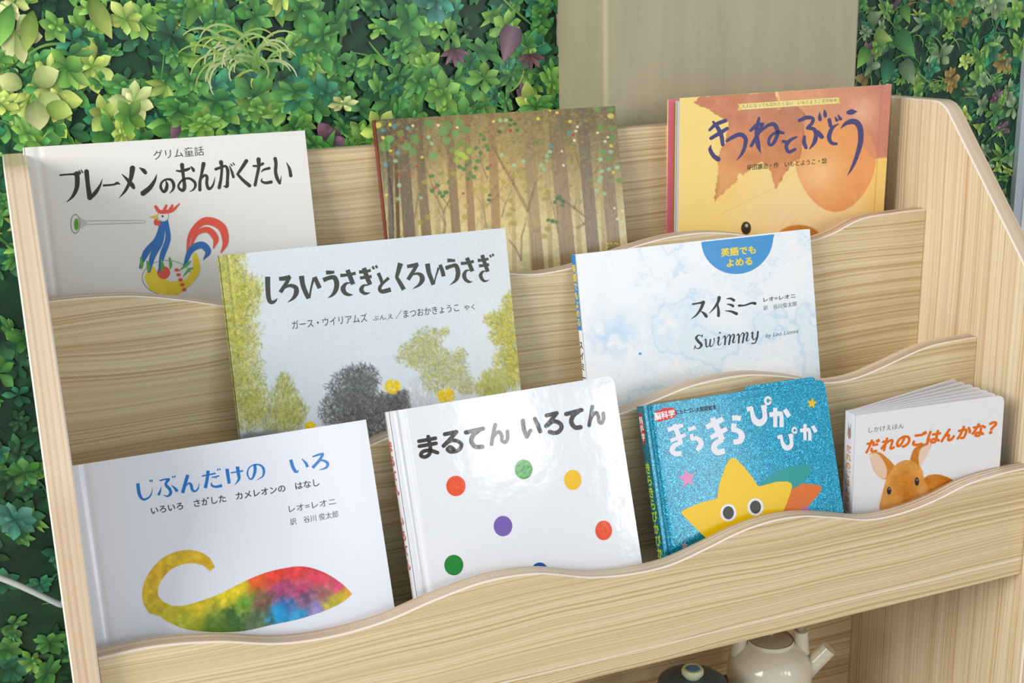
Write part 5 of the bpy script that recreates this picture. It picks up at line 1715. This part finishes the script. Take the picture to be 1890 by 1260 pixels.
# thick leaves fanned out between the covers, hinged at the spine
P0 = np.array([0.0006, -th + .0012])
A_BACK = math.radians(19.5)
leaves = [(.13, .00185), (.29, .00185), (.45, .00185), (.61, .00185), (.77, .00185)]
def fan(name, t, thick, length, mat, col):
    """t: 0 = against the front cover, 1 = the back cover"""
    a = A_BACK * t
    n_at = -0.0024 - (th - 0.0052) * t
    us = np.concatenate([np.linspace(0, length - .008, 10), length - .008 + .008 * np.sin(np.linspace(.1, math.pi / 2, 8))])
    vt = np.where(us > length - .008, .008 - np.sqrt(np.maximum(.008**2 - (us - (length - .008))**2, 0)), 0)
    # leaves leave the spine flat and then bend to their own angle
    bend = np.maximum(us - .006, 0)
    U = us - bend * (1 - math.cos(a))
    N0 = n_at - bend * math.sin(a)
    mb = MB()
    k = len(us)
    q = np.concatenate([b.L(U, vt, N0), b.L(U, h - vt, N0), b.L(U, vt, N0 - thick), b.L(U, h - vt, N0 - thick)])
    f = []
    for i in range(k - 1):
        f += [(i, k + i, k + i + 1, i + 1), (2 * k + i, 2 * k + i + 1, 3 * k + i + 1, 3 * k + i), (i, i + 1, 2 * k + i + 1, 2 * k + i), (k + i, 3 * k + i, 3 * k + i + 1, k + i + 1)]
    f += [(k - 1, 2 * k - 1, 4 * k - 1, 3 * k - 1), (0, 2 * k, 3 * k, k)]
    mb.add(q, f, col)
    return mb.build(name, mat, b.root)
for i, (t, tk) in enumerate(leaves):
    fan('page', t, tk, w - .001, M_SATIN, (228, 226, 230))
fan('back_cover', .94, .0022, w, M_SATIN, (230, 229, 232))
tag(b.root, 'small white board book with an orange title, fanned open, front row right', 'picture book', 'board books in the front pocket')

# ------------------------------------------------------------------ toys in the lower compartment
M_CREAM = plain('cream_enamel', (222, 214, 192), 0.16, noise=0.02, coat=0.4)
M_TAUPE = plain('taupe_plastic', (164, 148, 128), 0.35, noise=0.03)
M_MINT = plain('pale_green_plastic', (206, 216, 178), 0.3, noise=0.02)
M_SLATE = plain('slate_blue_plastic', (72, 86, 96), 0.4, noise=0.03)
M_DBLUE = plain('dusty_blue_plastic', (84, 132, 164), 0.35, noise=0.02)

kc = at_y(1420, 1238, -0.100 * S)
R_K = 0.0530
YAW = CAM_ROT[2]
Z_TT = 0.147 * S                       # top of the toy table
kz = Z_TT
kettle = empty('toy_kettle', Matrix.Translation((kc[0], kc[1], kz)) @ Matrix.Rotation(YAW, 4, 'Z'))
zc = kc[2] - kz                       # height of the widest ring above the shelf
top = at_y(1423, 1172, -0.100 * S)[2] - kz
mb = MB()
prof = [(R_K * .55, 0.0), (R_K * .80, .004), (R_K * .95, zc * .5), (R_K, zc * .95)]
for a in np.linspace(.08, 1.0, 10):
    ang = a * math.pi / 2 * .86
    prof.append((R_K * math.cos(ang) ** .8, zc + (top - zc - .004) * math.sin(ang) / math.sin(math.pi / 2 * .86)))
prof = [p for p in prof if p[0] > .028] + [(.0285, top - .0035), (.0275, top - .006)]
mb.lathe(prof, 56, mat=0)
mb.build('body', M_CREAM, kettle)
mb = MB()
mb.lathe([(.0268, top - .006), (.0268, top - .004), (.024, top - .0015), (.014, top + .001), (.004, top + .002)], 40)
lid = mb.build('lid', M_TAUPE, kettle)
mb = MB()
mb.lathe([(.003, top + .001), (.0035, top + .004), (.0065, top + .007), (.0065, top + .011), (.003, top + .0135)], 24)
mb.build('knob', M_MINT, lid)
for sx in (-1, 1):
    mb = MB()
    base = Vector((sx * .040, 0, zc + (top - zc) * .50))
    mb.tube([base, Vector((sx * .0385, 0, zc + (top - zc) * .8)), Vector((sx * .0375, 0, top + .006))], [.0098, .0092, .0090], 18)
    mb.build('handle_socket', M_CREAM, kettle)
mb = MB()
arc = [Vector((.0375, 0, top + .004))] + [Vector((.0375 * math.cos(t), 0, top + .012 + .030 * math.sin(t))) for t in np.linspace(0, math.pi, 15)] + [Vector((-.0375, 0, top + .004))]
mb.tube(arc, .0066, 14)
mb.build('handle', M_TAUPE, kettle)
mb = MB()
s0, s1 = Vector((R_K * .80, -.004, zc * .98)), Vector((R_K * .80 + .030, -.006, zc + .034))
d = (s1 - s0).normalized()
mb.tube([s0, s0.lerp(s1, .5), s1, s1 - d * .0005, s1 - d * .012], [.0120, .0108, .0104, .0082, .0080], 22)
mb.build('spout', M_CREAM, kettle)
tag(kettle, 'cream toy kettle with a taupe lid and handle, in the compartment under the book pockets', 'toy kettle')

yp = -0.118 * S
pc = at_y(1278, 1257, yp)
R_P = 0.0415
pz = pc[2] - Z_TT
pot = empty('toy_pot', Matrix.Translation((pc[0], pc[1], Z_TT)) @ Matrix.Rotation(YAW, 4, 'Z'))
mb = MB()
mb.lathe([(R_P * .86, 0), (R_P * .93, .004), (R_P * .95, pz - .008), (R_P * .93, pz - .005)], 48)
mb.build('body', M_SLATE, pot)
mb = MB()
mb.lathe([(R_P, pz - .005), (R_P, pz - .001), (R_P * .9, pz + .002), (R_P * .6, pz + .005), (R_P * .2, pz + .0062)], 48)
lid = mb.build('lid', M_SLATE, pot)
mb = MB()
mb.lathe([(.0085, pz + .004), (.0098, pz + .007), (.0132, pz + .011), (.0135, pz + .015), (.0118, pz + .018), (.0088, pz + .0182), (.0086, pz + .0165)], 32)
kn = mb.build('knob', M_MINT, lid)
mb = MB()
mb.lathe([(.0084, pz + .0150), (.0084, pz + .0176), (.0060, pz + .0186), (.002, pz + .0188)], 28)
kb = mb.build('knob_button', M_DBLUE, lid)
tag(pot, 'slate-blue toy pot with a pale green knob, left of the cream toy kettle', 'toy pot')

# the dark toy table both stand on; only the back edge of its top shows
M_BROWN = plain('dark_brown_wood', (92, 66, 50), 0.45, noise=0.15, nscale=14)
ta, tb_ = 0.475 * S, 0.735 * S
tab = empty('toy_table', Matrix.Translation(((ta + tb_) / 2, -0.115 * S, Z_CUB)))
hx, hy, ht = (tb_ - ta) / 2, 0.098 * S, Z_TT - Z_CUB
mb = MB()
mb.box((-hx, -hy, ht - .014), (hx, hy, ht))
mb.build('table_top', M_BROWN, tab, bevel=.002)
for sx in (-1, 1):
    for sy in (-1, 1):
        mb = MB()
        x, y = sx * (hx - .016), sy * (hy - .016)
        mb.box((x - .009, y - .009, 0), (x + .009, y + .009, ht - .014))
        mb.build('leg', M_BROWN, tab, bevel=.0015)
tag(tab, 'low dark brown toy table under the cream toy kettle', 'toy table')

# ------------------------------------------------------------------ cable on the left
p0, p1 = at_y(-160, 1016, 0.06 * S), at_y(0, 1066, 0.06 * S)
p2, p3 = at_y(108, 1114, 0.06 * S), at_y(165, 1142, 0.06 * S)
mb = MB()
pts = []
q = [Vector((-.78, .06 * S, .62)), Vector(p0), Vector(p1), Vector(p2), Vector(p3), Vector((W * .25, .05 * S, .12)), Vector((W * .3, .05 * S, .004)), Vector((W * .5, .06 * S, .004))]
A = np.array([(*v, 1.0) for v in q])
c3 = []
Q = np.vstack([2 * A[0] - A[1], A, 2 * A[-1] - A[-2]])
for i in range(1, len(Q) - 2):
    for t in np.linspace(0, 1, 9, endpoint=False):
        a, b_, c_, d_ = Q[i - 1], Q[i], Q[i + 1], Q[i + 2]
        c3.append(0.5 * ((2 * b_) + (-a + c_) * t + (2 * a - 5 * b_ + 4 * c_ - d_) * t * t + (-a + 3 * b_ - 3 * c_ + d_) * t**3))
c3.append(Q[-2])
mb.tube([Vector(p[:3]) for p in c3], .0034, 10)
cable = mb.build('power_cable', plain('grey_white_cable', (196, 204, 208), 0.4, noise=0.02))
tag(cable, 'thin pale grey power cable hanging across the mural at the left edge of the bookshelf', 'cable')
